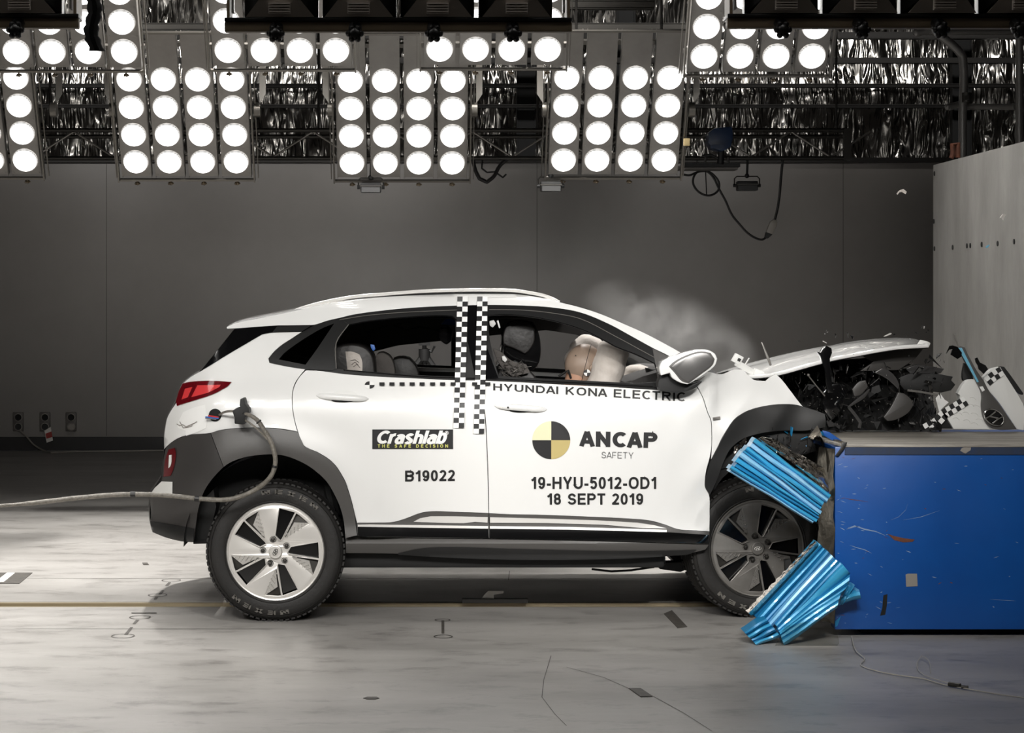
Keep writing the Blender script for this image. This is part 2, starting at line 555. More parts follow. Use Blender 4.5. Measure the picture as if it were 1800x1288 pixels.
def slab(name, outline, Y0, thick, m, parent=None, bevel=.004, sub=5, sm=True, smooth=35, **kw):
    q = cr(v2(outline), True, sub) if sm else v2(outline)
    q = [p for i, p in enumerate(q) if (p - q[i - 1]).length > .05]
    mb = MB()
    yf = (lambda x, y: Y0(x, y)) if callable(Y0) else (lambda x, y: Y0)
    mb.prism([P(p.x, p.y, yf(p.x, p.y)) for p in q], (0, thick, 0))
    return mb.build(name, m, parent, smooth=smooth, bevel=bevel, **kw)

# ---- stroked sans-serif capitals, digits and the few lower-case letters that are needed
def arc(cx, cy, rx, ry, a0, a1, n=14):
    return [(cx + rx * math.cos(math.radians(a0 + (a1 - a0) * k / n)), cy + ry * math.sin(math.radians(a0 + (a1 - a0) * k / n))) for k in range(n + 1)]
def glyph(c, t):
    """centre lines in a box of height 1; returns (width, polylines)"""
    h = t / 2; T = 1 - h; m = .5
    def o(wd, y0=h, y1=T):   # superellipse ring
        cx = wd / 2; rx = wd / 2 - h; cy = (y0 + y1) / 2; ry = (y1 - y0) / 2; out = []
        for k in range(33):
            a = 2 * PI * k / 32; ca, sa = math.cos(a), math.sin(a)
            out.append((cx + rx * abs(ca) ** .88 * (1 if ca > 0 else -1), cy + ry * abs(sa) ** .88 * (1 if sa > 0 else -1)))
        return out
    G = {
     'A': (.80, [[(h * .9, 0), (.40 - h * .1, 1 - h * .15)], [(.80 - h * .9, 0), (.40 + h * .1, 1 - h * .15)], [(.17, .30), (.63, .30)]]),
     'B': (.74, [[(h, 0), (h, 1)], [(h, T), (.42, T)] + arc(.42, .5 + (T - .5) / 2 + .01, .24, (T - .5) / 2 - .01, 90, -90) + [(h, .52)], [(h, .52), (.44, .52)] + arc(.44, (h + .52) / 2, .30 - h, (.52 - h) / 2, 90, -90) + [(h, h)]]),
     'C': (.69, [arc(.41, .5, .41 - h, .5 - h, 48, 312, 28)]),
     'D': (.76, [[(h, 0), (h, 1)], [(h, T), (.34, T)] + arc(.34, .5, .42 - h, .5 - h, 90, -90, 20) + [(h, h)]]),
     'E': (.66, [[(h, 0), (h, 1)], [(h, T), (.66, T)], [(h, .52), (.61, .52)], [(h, h), (.66, h)]]),
     'F': (.62, [[(h, 0), (h, 1)], [(h, T), (.62, T)], [(h, .5), (.55, .5)]]),
     'H': (.74, [[(h, 0), (h, 1)], [(.74 - h, 0), (.74 - h, 1)], [(h, .52), (.74 - h, .52)]]),
     'I': (t, [[(h, 0), (h, 1)]]),
     'K': (.76, [[(h, 0), (h, 1)], [(h, .36), (.70 - h * .6, 1)], [(.28, .56), (.74 - h * .8, 0)]]),
     'L': (.60, [[(h, 0), (h, 1)], [(h, h), (.60, h)]]),
     'N': (.74, [[(h, 0), (h, 1)], [(.74 - h, 0), (.74 - h, 1)], [(h, T + .02), (.74 - h, h - .02)]]),
     'O': (.82, [o(.82)]),
     'P': (.70, [[(h, 0), (h, 1)], [(h, T), (.42, T)] + arc(.42, .70, .28 - h, T - .70, 90, -90) + [(h, 1.40 - T)]]),
     'R': (.76, [[(h, 0), (h, 1)], [(h, T), (.44, T)] + arc(.44, .72, .28 - h, T - .72, 90, -90) + [(h, 1.44 - T)], [(.38, .44), (.74 - h * .6, 0)]]),
     'S': (.70, [[(.70 - h, .72)] + arc(.35, .5 + (T - .5) / 2, .32 - h, (T - .5) / 2, 20, 250, 16)[1:] + arc(.35, .5 - (.5 - h) / 2, .35 - h, (.5 - h) / 2, 70, -160, 16) + [(h, .28)]]),
     'T': (.66, [[(.33, 0), (.33, 1)], [(0, T), (.66, T)]]),
     'U': (.74, [[(h, 1), (h, .36)] + arc(.37, .36, .37 - h, .36 - h, 180, 360) + [(.74 - h, 1)]]),
     'X': (.74, [[(h, 0), (.74 - h, 1)], [(h, 1), (.74 - h, 0)]]),
     'Y': (.74, [[(.37, 0), (.37, .42), (h * .8, 1)], [(.37, .42), (.74 - h * .8, 1)]]),
     '0': (.58, [o(.58)]),
     '1': (.44, [[(.32, 0), (.32, 1)], [(.32 , .97), (.22, .80), (.04, .70)]]),
     '2': (.58, [arc(.29, .69, .29 - h, T - .69, 165, -38, 18) + [(.28, .30), (h * .9, h)], [(0, h), (.58, h)]]),
     '5': (.58, [[(.53, T), (.14, T), (.09, .50)], [(.09, .50)] + arc(.28, .34, .30 - h, .34 - h + .02, 130, -155, 18)]),
     '8': (.58, [o(.54, .52, T), o(.58, h, .54)]),
     '9': (.58, [o(.58, .40, T), [(.58 - h, .62)] + arc(.29, .42, .29 - h, .42 - h, 10, -150, 14)]),
     '-': (.34, [[(0, .36), (.34, .36)]]),
     'a': (.56, [[(.56 - h, 0), (.56 - h, .5)] + arc(.28, .5, .28 - h, .24 - h, 0, 160, 12), o(.54, h * .6, .44)]),
     'r': (.38, [[(h, 0), (h, .74)], [(h, .42)] + arc(.34, .42, .34 - h, .31 - h * .4, 170, 85, 8)]),
     's': (.52, [arc(.26, .55, .25 - h, .19 - h * .5, 25, 250, 12) + arc(.26, .2, .26 - h, .2 - h * .6, 80, -155, 12)]),
     'h': (.56, [[(h, 0), (h, 1)], [(h, .42)] + arc(.28, .44, .28 - h, .30 - h, 180, 0, 12) + [(.56 - h, 0)]]),
     'l': (t, [[(h, 0), (h, 1)]]),
     'b': (.58, [[(h, 0), (h, 1)], o(.58, h * .8, .74)]),
     ' ': (.30, []),
    }
    return G[c]
_tc = {}
def text_mesh(txt, bold=.2, shear=0.0, gap=.13):
    key = (txt, bold, shear, gap)
    if key in _tc: return _tc[key]
    vs = []; fs = []; x = 0; h = bold / 2
    for ci, ch in enumerate(txt):
        wd, lines = glyph(ch, bold)
        for ln in lines:
            ln = [Vector(p) for p in ln]; n = len(ln)
            closed = (ln[0] - ln[-1]).length < 1e-6 and n > 4
            b0 = len(vs)
            for i, p in enumerate(ln):
                a = ln[i - 1] if i else (ln[-2] if closed else None); b = ln[i + 1] if i < n - 1 else (ln[1] if closed else None)
                d1 = (p - a).normalized() if a is not None else (b - p).normalized()
                d2 = (b - p).normalized() if b is not None else d1
                d = (d1 + d2); d = d.normalized() if d.length > 1e-4 else d1
                nn = Vector((-d.y, d.x)); k = h / max(.5, nn.dot(Vector((-d1.y, d1.x))))
                for s in (1, -1):
                    q = p + nn * k * s; vs.append((x + q.x + shear * q.y, q.y))
            for i in range(n - 1): fs.append((b0 + 2 * i, b0 + 2 * i + 1, b0 + 2 * i + 3, b0 + 2 * i + 2))
        x += wd + gap * (.45 if (ch == 'A' or txt[ci + 1:ci + 2] == 'A') and gap < .3 else 1)
    x0 = min(v[0] for v in vs); x1 = max(v[0] for v in vs)
    out = ([((a - x0) / (x1 - x0), b) for a, b in vs], fs)
    _tc[key] = out
    return out

def decal_text(name, txt, quad, m, parent, bold=.17, shear=0, gap=.13, off=-.0035, fn=None, **kw):
    """quad: TL, TR, BR, BL in pixels"""
    uv, fs = text_mesh(txt, bold, shear, gap)
    TL, TR, BR, BL = [Vector(q) for q in quad]
    fn = fn or BP
    mb = MB(); vs = []
    for u, v in uv:
        p = (BL * (1 - u) + BR * u) * (1 - v) + (TL * (1 - u) + TR * u) * v
        vs.append(fn(p.x, p.y, off))
    mb.add(vs, fs)
    return mb.build(name, m, parent, smooth=0, recalc=False, **kw)

def flat_poly(mb, pts, mi=0, off=-.003, fn=None):
    fn = fn or BP
    mb.add([fn(a, b, off) for a, b in pts], [tuple(range(len(pts)))], mi)

# =================================================================== SETTING
def structure(mb, name, m, **kw):
    return mb.build(name, m, None, kind='structure', **kw)

fl = thing('floor', (0, 0, 0), None, None); fl['kind'] = 'structure'
mb = MB(); mb.box((0, 1, -.35), (40, 26, .3)); mb.build('subfloor', 'deep_black', fl)
for (y0, y1) in ((-10.5, .475), (.655, 1.545), (1.556, 11.4)):
    mb = MB(); mb.box((0, (y0 + y1) / 2, -.1), (26, y1 - y0, .2)); mb.build('slab', 'floor', fl)
# tow rail let into the floor
mb = MB(); mb.box((0, .565, -.06), (26, .175, .03)); rl = mb.build('trim_1', 'floor_strip', None, kind='structure')
mb = MB(); mb.box((0, .492, -.012), (26, .03, .02)); mb.box((0, .638, -.012), (26, .03, .02))
rp = mb.build('rail_edge', 'floor_strip', None); rp.location -= rl.location; rp.parent = rl
mb = MB(); mb.box((0, .562, -.03), (26, .1, .012)); rp = mb.build('rail_bed', 'floor_strip', None); rp.location -= rl.location; rp.parent = rl

YW = 11.3
ZT = CAMH + (525 - 285) * (10 + YW) / F
mb = MB(); mb.box((0, YW + .1, ZT / 2), (26, .2, ZT)); wb = structure(mb, 'wall_back', 'wall')
mb = MB(); mb.box((0, YW - .008, .07), (26, .03, .145)); structure(mb, 'baseboard_back', 'skirting')
mb = MB(); mb.box((0, YW + .08, ZT + .02), (26, .28, .05)); structure(mb, 'trim_2', 'steel_dark')
# wall joints
for px in (190 - 3, 944, 1482):
    x = (px - CX) * (10 + YW) / F
    mb = MB(); mb.box((x, YW - .0005, ZT / 2 + .07), (.008, .003, ZT - .16)); structure(mb, 'trim_%d' % (3 + int(px / 400)), 'socket_grey')
mb = MB(); mb.box((0, 1, 8.6), (40, 30, .2)); structure(mb, 'ceiling', 'ceiling')
mb = MB(); mb.box((-13, 1, 4.2), (.2, 26, 8.8)); structure(mb, 'wall_left', 'wall')
mb = MB(); mb.box((13, 1, 4.2), (.2, 26, 8.8)); structure(mb, 'wall_right', 'wall')
mb = MB(); mb.box((0, -11.5, 4.2), (26, .2, 8.8)); structure(mb, 'wall_front', 'wall')

# foil insulation blanket above and behind the wall: crumpled sheet with real folds
def foil():
    m = mat('foil', (170, 167, 162), .22, metal=1)
    nt = m.node_tree; b = nt.nodes['Principled BSDF']; N = nt.nodes.new
    tc = N('ShaderNodeTexCoord'); mp = N('ShaderNodeMapping'); mp.inputs['Scale'].default_value = (4.2, 1, .9)
    nt.links.new(tc.outputs['Object'], mp.inputs[0])
    t = N('ShaderNodeTexNoise'); t.inputs['Scale'].default_value = 4; t.inputs['Detail'].default_value = 6; t.inputs['Roughness'].default_value = .62
    t.inputs['Distortion'].default_value = .7; t.noise_type = 'RIDGED_MULTIFRACTAL'
    nt.links.new(mp.outputs[0], t.inputs['Vector'])
    bp = N('ShaderNodeBump'); bp.inputs['Strength'].default_value = 1; bp.inputs['Distance'].default_value = .06
    nt.links.new(t.outputs['Fac'], bp.inputs['Height']); nt.links.new(bp.outputs[0], b.inputs['Normal'])
    mb = MB(); rows = []
    for j in range(70):
        z = 2.6 + j * .085; row = []
        for i in range(330):
            x = -8.5 + i * .056
            y = 13.6 + .10 * noise.noise(Vector((x * 5, z * 1.1, 0))) + .06 * noise.noise(Vector((x * 12, z * 3, 4))) + .09 * abs(math.sin(z * 2.4))
            row.append(Vector((x, y, z)))
        rows.append(row)
    mb.grid(rows)
    return mb.build('foil_insulation', 'foil', None, smooth=180, recalc=False, label='crinkled dark silver foil insulation hung behind and above the grey wall', cat='insulation', kind='structure')
foil()
# purlins and girts across the foil
def beam(px0, px1, py, hpx, Y, m, name='roof_beam', lab='dark horizontal steel roof beam in front of the foil', **kw):
    d = (10 + Y) / F
    mb = MB(); a = P(px0, py, Y); b = P(px1, py, Y); h = hpx * d
    mb.box(((a.x + b.x) / 2, Y, a.z), (b.x - a.x, .02, h)); mb.box(((a.x + b.x) / 2, Y + .05, a.z + h / 2), (b.x - a.x, .12, .015)); mb.box(((a.x + b.x) / 2, Y + .05, a.z - h / 2), (b.x - a.x, .12, .015))
    return mb.build(name, m, None, label=lab, cat='beam', **kw)
beam(-40, 2100, 106, 7, 12.6, 'steel_dark', lab='long dark steel roof beam crossing the foil just above lamp level')
beam(-40, 2100, 62, 9, 12.6, 'steel_dark', lab='dark steel roof beam behind the top row of lamps')
beam(190, 1220, 47, 11, 11.9, 'beam_light', lab='pale grey flat rail running between the top lamp banks')
beam(980, 1150, 8, 13, 10.9, 'beam_light', lab='short pale tube at the top between middle and right lamp banks')
beam(-40, 2100, 150, 4, 12.7, 'steel_dark', lab='thin dark steel girt across the foil below the top lamps')
beam(-40, 2100, 186, 3, 12.8, 'steel_dark', lab='lowest dark steel girt across the foil, above the truss')
mb = MB()
for px in (925, 1100, 1690):
    a = P(px, 0, 13.0); mb.box((a.x, 13.0, 4.4), (.2, .1, 3.1))
    c = MB(); c.box((a.x, 13.0, 4.4), (.2, .03, 3.1)); c.box((a.x - .1, 13.03, 4.4), (.015, .12, 3.1)); c.box((a.x + .1, 13.03, 4.4), (.015, .12, 3.1))
    c.build('column', 'deep_black', None, label={925: 'dark steel column behind the gap right of the middle lamp bank', 1100: 'dark steel column hidden mostly behind the rightmost lower lamp bank', 1690: 'dark steel column on the foil wall behind the grey pipes'}[px], cat='column')

# lattice truss behind the lower lamp banks
YT = 7.0
tr = thing('lighting_truss', P(750, 277, YT), 'long dark steel lattice truss running behind the lower lamp banks', 'truss')
for (py, YY) in ((229, YT), (240, YT + .5), (278, YT)):
    mb = MB(); mb.cyl(P(20 if py != 240 else 60, py, YY), P(1488, py, YY), .019, 10); mb.build('chord', 'dark_metal', tr)
for i, px in enumerate(range(60, 1480, 70)):
    mb = MB(); a, b = (276, 231) if i % 2 == 0 else (231, 276)
    mb.cyl(P(px, a, YT), P(px + 70, b, YT), .009, 8); mb.build('diagonal', 'grey_metal', tr)
mb = MB(); mb.box(P(1489, 254, YT), (.06, .06, .26)); mb.build('end_plate', 'dark_metal', tr)
for px in (88, 560, 945, 1470):
    a = P(px, 229, YT); mb = MB(); mb.cyl(a, (a.x, a.y, 8.52), .011, 8); mb.build('hanger_rod', 'steel_dark', tr)

# =================================================================== LAMP BANKS
def lens_mesh(name, m):
    mb = MB(); mb.lathe([(.084, .0), (.082, -.012), (.068, -.034), (.04, -.046), (.0001, -.05)], (0, 0, 0), 24)
    me = bpy.data.meshes.new(name); me.from_pydata(mb.v, [], mb.f); me.materials.append(M[m]); finish(me, 60)
    return me
LM = {k: lens_mesh('lamp_lens', k) for k in ('lens_far', 'lens_near', 'lens_top')}
def link(name, me, parent, loc=(0, 0, 0)):
    o = bpy.data.objects.new(name, me); COL.objects.link(o); o.parent = parent; o.location = loc; return o
SP, RP = .226, .203
_pm = {}
def bank(px_or_x, bottom_py, Y, label, rows=4, blank=1, tilt=30, lens='lens_far', group=None, world=None, roll=0, housing=False, cols=4, name='lamp_bank'):
    loc = Vector(world) if world else P(px_or_x, bottom_py, Y)
    b = thing(name, loc, label, 'lamp bank', group, rot=(math.radians(tilt), 0, math.radians(roll)))
    n = rows + blank; H = n * RP + .04
    key = (n, housing)
    if key not in _pm:
        mb = MB(); mb.box((0, .0, H / 2 + .01), (.196, .012, H - .01)); mb.box((-.098, .03, H / 2), (.004, .06, H)); mb.box((.098, .03, H / 2), (.004, .06, H))
        for k in range(n + 1):
            for sx in (-.085, .085): mb.cyl((sx, -.008, .03 + k * RP * .98), (sx, .0, .03 + k * RP * .98), .004, 6)
        o = mb.build('lamp_plate', 'bank_plate', None, local=True); pm = o.data; bpy.data.objects.remove(o)
        mb = MB(); wd = cols * SP / 2 + .008
        for z in (-.012, H + .012): mb.box((0, -.01, z), (2 * wd, .022, .014))
        for x in (-wd, wd): mb.box((x, -.02, H / 2), (.01, .05, H + .03)); mb.box((x + .022 * (1 if x > 0 else -1), .03, H / 2), (.006, .02, H + .03))
        for z in (.12, H - .1): mb.box((0, .07, z), (2 * wd, .03, .03))
        o = mb.build('frame', ['bank_frame'], None, local=True); fm = o.data; bpy.data.objects.remove(o)
        mb = MB(); mb.cyl((0, 0, 0), (0, 0, -.016), .007, 8)
        for k in range(5):
            a = k * 2 * PI / 5; mb.ball((.012 * math.cos(a), .012 * math.sin(a), -.022), (.009, .009, .007), 8, 5)
        mb.ball((0, 0, -.022), (.014, .014, .009), 8, 6)
        o = mb.build('knob', 'knob_brown', None, local=True); km = o.data; bpy.data.objects.remove(o)
        _pm[key] = (pm, fm, km)
    pm, fm, km = _pm[key]
    for c in range(cols):
        x = (c - (cols - 1) / 2) * SP
        p = link('lamp_plate', pm, b, (x, 0, 0))
        for r in range(rows):
            link('lamp', LM[lens], p, (0, -.008, .125 + r * RP))
        if not housing: link('knob', km, b, (x, -.01, -.018))
    link('frame', fm, b)
    if not world:
        Rm = Matrix.Translation(b.location) @ Matrix.Rotation(math.radians(tilt), 4, 'X')
        for sx in (-.28, .28):
            a = Rm @ Vector((sx, .07, H - .1)); mb = MB(); mb.cyl(a, (a.x, a.y, 8.52), .009, 8)
            hr_ = mb.build('hanger_rod', 'steel_dark', None, local=True); hr_.parent = b; hr_.matrix_parent_inverse = Rm.inverted()
    # yoke arms either side
    return b

BANKS = []
LOW = dict(Y=3.83, rows=4, blank=1)
BANKS += [bank(-40, 309, label='lamp bank cut off by the left picture edge, lower row', tilt=31, **LOW),
bank(329, 312, label='second lamp bank from the left in the lower row, above the car roof tail', tilt=31, **LOW),
bank(707, 314, label='lamp bank of the lower row hanging over the rear door windows', tilt=31, **LOW),
bank(1077, 309, label='rightmost lamp bank of the lower row, above the windscreen pillar', tilt=31, roll=0, **LOW)]
TOP = dict(Y=2.85, rows=5, blank=0)
bank(127, 121, label='upper-row lamp bank at top left, partly behind a dark hanging strap', tilt=33, **TOP)
bank(497, 119, label='upper-row lamp bank behind the left half of the black near housings', tilt=33, **TOP)
bank(867, 117, label='upper-row lamp bank behind the right half of the middle black housings', tilt=33, **TOP)
bank(1329, 129, label='upper-row lamp bank at top right beside the bare foil wall', tilt=33, **TOP)
# yoke brackets between the banks
for px, s, bi in ((103, 1, 0), (190, -1, 1), (461, 1, 1), (573, -1, 2), (842, 1, 2), (950, -1, 3), (1224, 1, 3)):
    bk = BANKS[bi]; Ti = (Matrix.Translation(bk.location) @ Matrix.Rotation(math.radians(31), 4, 'X')).inverted()
    mb = MB(); mb.prism([P(px - s * 5, 110, 3.75), P(px + s * 6, 110, 3.75), P(px + s * 6, 165, 3.75), P(px - s * 5, 182, 3.75)], (0, .012, 0))
    o = mb.build('yoke_plate', 'grey_metal', None, local=True); o.parent = bk; o.matrix_parent_inverse = Ti
    mb = MB(); mb.cyl(P(px - s * 14, 193, 3.6), P(px - s * 3, 193, 3.6), .05, 14)
    o = mb.build('pivot', 'bank_frame', None, local=True); o.parent = bk; o.matrix_parent_inverse = Ti

# near banks, seen from behind (black housings), shining away from the camera on to the car
def near_bank(x0, d, z, label, cols=4, first=0, tilt=-34, sp=.2075):
    b = thing('lamp_bank', (x0, d - 10, z), label, 'lamp bank', None)
    R = Matrix.Rotation(math.radians(-tilt), 4, 'X')
    T = Matrix.Translation(b.location)
    wd = cols * sp
    mb = MB(); mb.box((wd / 2, 0, .012), (wd + .09, .03, .027)); mb.xf(T); mb.build('cross_bar', 'bar_brown', b, bevel=.004)
    mb = MB(); mb.box((wd / 2, .015, .031), (wd + .09, .07, .011)); mb.xf(T); mb.build('tray', 'housing', b, bevel=.003)
    for c in range(cols):
        x = (c + .5) * sp
        for r in range(4):
            h = MB(); z0 = .045 + r * .205
            def fr(hx, hz0, hz1, y): return [Vector((x - hx, y, hz0)), Vector((x + hx, y, hz0)), Vector((x + hx, y, hz1)), Vector((x - hx, y, hz1))]
            a_, b_, c_ = fr(.098, z0 - .005, z0 + .2, .06), fr(.098, z0 - .005, z0 + .2, .02), fr(.052, z0 + .035, z0 + .15, -.045)
            h.add(a_ + b_ + c_, [(0, 1, 5, 4), (1, 2, 6, 5), (2, 3, 7, 6), (3, 0, 4, 7), (4, 5, 9, 8), (5, 6, 10, 9), (6, 7, 11, 10), (7, 4, 8, 11), (8, 9, 10, 11), (3, 2, 1, 0)])
            h.xf(T)
            ho = h.build('housing', 'housing', b, bevel=.003)
            if r < 1:
                g = MB(); g.box((x, -.056, .055), (.058, .012, .028))
                for k in range(4): g.box((x, -.065, .045 + k * .007), (.055, .008, .003))
                g.xf(T); g.build('vent', ['housing_panel'], ho)
                g = MB(); g.prism([Vector((x - .090, -.030, .036)), Vector((x + .090, -.030, .036)), Vector((x + .055, -.050, .077)), Vector((x - .055, -.050, .077))], (0, -.004, .0)); g.xf(T)
                g.build('rim_plate', 'housing_panel', ho)
        k = MB(); k.cyl((x - .01, -.02, .01), (x - .01, -.05, -.006), .018, 10); 
        for q in range(6):
            a = q * PI / 3; k.ball((x - .01 + .016 * math.cos(a), -.06, -.012 + .016 * math.sin(a)), (.009, .012, .009), 8, 5)
        k.ball((x - .01, -.062, -.012), (.016, .014, .016), 10, 6)
        k.xf(T); k.build('knob', 'housing', b)
    for sx in (-.035, wd + .035):
        s = MB(); s.box((sx, .03, .5), (.008, .09, .95)); s.xf(T); s.build('side_plate', 'bar_brown', b)
        s = MB(); s.box((sx + (.012 if sx < 0 else -.012), .0, .5), (.006, .03, .9)); s.xf(T); s.build('reflector_edge', 'machined_dim', b)
    for x in (.2, wd - .2):
        s = MB(); s.cyl((x, .03, .9), (x, .03, 8.52 - z), .012, 8); s.xf(T); s.build('hanger_rod', 'steel_dark', b)
    # lit faces on the far side
    for c in range(cols):
        for r in range(4):
            o = link('lamp', LM['lens_near'], b, ((c + .5) * sp, .075, .165 + r * .205))
            o.rotation_euler = (math.radians(180 - 26), 0, 0)
    return b
near_bank(-.475, 5.4, 2.292, 'black lamp housings seen from behind at top middle, above the car')
near_bank(.855, 5.4, 2.302, 'black lamp housings seen from behind at the top right edge')
near_bank(-1.78, 5.4, 2.302, 'black lamp housings seen from behind in the top left corner')

# banks outside the frame: they light the lane
for i, (x, y, z, tl, tag_) in enumerate(((-4.2, -4.6, 3.9, 138, 'lens_top'), (-2.6, -4.6, 3.9, 138, 'lens_top'), (-.9, -4.6, 3.9, 138, 'lens_top'), (.7, -4.6, 3.9, 138, 'lens_top'),
                                   (-4.0, -1.0, 4.3, 86, 'lens_top'), (-2.5, -1.0, 4.3, 86, 'lens_top'), (-.8, 0.6, 4.4, 88, 'lens_top'), (-4.6, 1.2, 4.3, 86, 'lens_top'))):
    bank(0, 0, 0, 'overhead lamp bank outside the picture', rows=4, blank=0, tilt=tl, lens=tag_, group='lamp banks above the frame', world=(x, y, z))

# =================================================================== THE CAR
car = thing('car', (.35, W / 2, 0), 'white five-door hatchback with its nose crushed into the blue barrier, checkered tape on its pillars', 'car')

# --- outlines in pixels
CANT_TOP = [(399, 574.5), (412, 568.8), (450, 560.5), (492, 552), (515, 547), (560, 537), (620, 527.5), (676, 522), (745, 518.5), (816, 516.5), (870, 516), (917, 518), (963, 526), (983, 531), (1019, 540), (1057, 552.4), (1096, 569), (1134, 586), (1172, 606), (1195, 619), (1222, 638), (1248, 656)]
CANT_LOW = [(1224, 668), (1180, 628), (1147, 611), (1108, 589.5), (1070, 569), (1019, 548.6), (968, 540), (917, 536.8), (858, 535.8), (807, 536.8), (723, 540.8), (653, 548), (620, 553), (599, 558), (575, 563.5), (552, 570.6), (487, 571.8), (412, 577), (399, 577.5)]
cant = CANT_TOP + CANT_LOW
panel('roof_side', cant, 'paint', car, mirror=True, thick=.03, gap=0)
QUARTER = [(351, 653), (400, 623), (461, 587.4), (478, 584.4), (531, 583), (513, 595), (496, 606), (482, 618), (472, 630), (474, 637.5), (500, 643), (537, 649), (527, 661), (519.6, 672), (515, 685), (513.5, 698), (514, 716), (519, 744), (523, 758.5), (500, 754.5), (476, 752), (432, 752), (387, 756), (370, 761), (328.5, 765), (310, 772), (292, 786), (288.5, 790), (288, 770), (290, 752), (293.5, 735), (300, 722), (310, 706), (317, 682), (322, 673.6), (340, 659)]
qp = panel('rear_quarter', QUARTER, 'paint', car, mirror=True, gap=.5, step=9)
RDOOR = [(538, 650), (560, 651), (607, 657), (660, 661), (723, 664), (802, 667.5), (835, 668), (846, 690), (850.5, 715), (853, 734), (856.5, 800), (858.5, 860), (859, 902), (800, 900), (759, 899), (745, 900.5), (734, 903.5), (720, 909), (706, 914), (690, 918), (660, 919), (627, 919), (623.5, 905), (618, 882), (611.7, 861), (607, 847), (600, 834), (591, 820), (579, 808), (558, 795), (535, 784), (529, 775), (523.5, 759), (519, 744), (514, 716), (513.5, 698), (515, 685), (520, 672), (527, 661)]
rd = panel('rear_door', RDOOR, 'paint', car, mirror=True, gap=.7, step=9)
FDOOR = [(835, 668), (858, 668.7), (930, 672), (1000, 676), (1095, 681), (1160, 685), (1205, 687), (1222, 676), (1228, 684), (1236, 700), (1244, 725), (1249.5, 738), (1251, 760), (1250.5, 789), (1247, 808), (1242, 826), (1239.5, 845), (1240, 856), (1246.5, 868), (1248, 900), (1247.5, 934), (1225, 933), (1190, 930), (1169, 922.5), (1144, 915.5), (1100, 911.5), (1035, 908.5), (960, 905.5), (880, 903.6), (859, 902), (858.5, 860), (856.5, 800), (853, 734), (850.5, 715), (846, 690)]
fd = panel('front_door', FDOOR, 'paint', car, mirror=True, gap=.7, step=9)
FENDER = [(1223, 675), (1236, 663), (1247, 653), (1268, 657), (1290, 649), (1307, 649), (1316, 660), (1326, 667), (1346, 669), (1354, 662), (1364, 657), (1373, 665), (1388, 684), (1400, 700), (1412, 715), (1400, 712), (1381, 710.5), (1349, 713), (1317, 721), (1303, 728), (1291, 737), (1275, 760), (1268, 772), (1262, 785), (1254, 800), (1249, 812), (1250.5, 789), (1251, 760), (1249.5, 738), (1244, 725), (1236, 700), (1228, 684)]
fe = panel('front_wing', FENDER, 'paint', car, gap=.6, step=7, off=.006)
# inner shell seen through the shut lines, and the sides' inner sheet
panel('inner_shell', [(530, 662), (700, 672), (850, 676), (1000, 684), (1215, 694), (1243, 760), (1238, 845), (1243, 925), (1000, 912), (860, 915), (640, 930), (622, 870), (585, 800), (530, 770), (522, 700)], 'deep_black', car, off=.028, thick=.006, step=30, mirror=True)
# black plastic: arch trims, bumper, door bottoms, sills
panel('wheel_arch_trim', [(370, 760.5), (387, 756), (432, 752), (476, 752), (523, 758.5), (535, 784), (558, 795), (579, 808), (591, 820), (600, 834), (607, 847), (611.7, 861), (618, 882), (623.5, 905), (628, 941), (607, 946), (603, 911), (597, 890), (588, 870), (575, 848), (558, 831), (540, 818), (520, 808), (503, 802), (485, 799), (465, 799), (446, 801), (430, 804), (417, 808), (405, 813), (393, 821), (382, 792)], 'cladding', car, off=-.012, gap=.5, mirror=True, thick=.04, step=8)
panel('rear_bumper', [(292, 786), (310, 772), (328.5, 765), (370, 760.5), (382, 792), (393, 821), (382, 832), (370, 846), (358, 866), (350, 890), (345, 920), (341, 952), (318, 949), (290, 943), (268, 934), (263.5, 917), (265, 905), (263, 876), (264, 868), (283, 848), (284, 837), (288, 800)], 'bumper_dark', car, off=-.008, gap=.5, mirror=True, thick=.04, step=9)
panel('bumper_corner', [(284, 846), (303, 847), (303, 868), (284, 868.5), (264, 868.5), (272, 857)], 'white_plastic', car, off=-.014, step=6, sm=False)
panel('bumper_lip', [(264, 916), (290, 920), (341, 929), (340, 953), (318, 951), (290, 944), (268, 935)], 'dark_trim', car, off=-.016, step=9, mirror=True)
ARCHF = [(1451, 751), (1452, 740), (1450, 727), (1431, 720), (1410, 714), (1381, 710.5), (1349, 713), (1317, 721), (1303, 728), (1291, 737), (1275, 760), (1262, 785), (1249, 811), (1243, 830), (1239.5, 845), (1240, 856), (1248, 870), (1254, 858), (1262, 840), (1272, 812), (1285, 788), (1305, 772), (1335, 762), (1375, 757), (1415, 757)]
panel('wheel_arch_trim', ARCHF, 'arch_black', car, off=-.012, step=7, gap=.4, thick=.03)
panel('arch_liner', [(1300, 730), (1450, 742), (1452, 800), (1420, 830), (1330, 800), (1270, 840), (1248, 880), (1246, 840), (1262, 780)], 'black', car, off=.16, step=10, thick=.01)
DT = dict(off=-.004, mirror=True, thick=.02, step=10)
panel('door_trim', [(627, 919), (660, 919), (690, 918), (706, 914), (720, 909), (734, 903.5), (745, 900.5), (759, 899), (800, 900), (859, 902), (860, 946), (800, 945.5), (629, 942.5)], 'cladding', car, **DT)
panel('door_trim', [(860, 902), (880, 903.6), (960, 905.5), (1035, 908.5), (1100, 911.5), (1144, 915.5), (1169, 922.5), (1190, 930), (1247, 934), (1246, 956), (1180, 954), (1100, 951.5), (1000, 949), (861, 946)], 'cladding', car, **DT)
panel('door_trim_lower', [(628.5, 926), (700, 927), (858.5, 929), (859, 945.5), (700, 943), (629, 942)], 'gloss_black', car, off=-.008, mirror=True, sm=False)
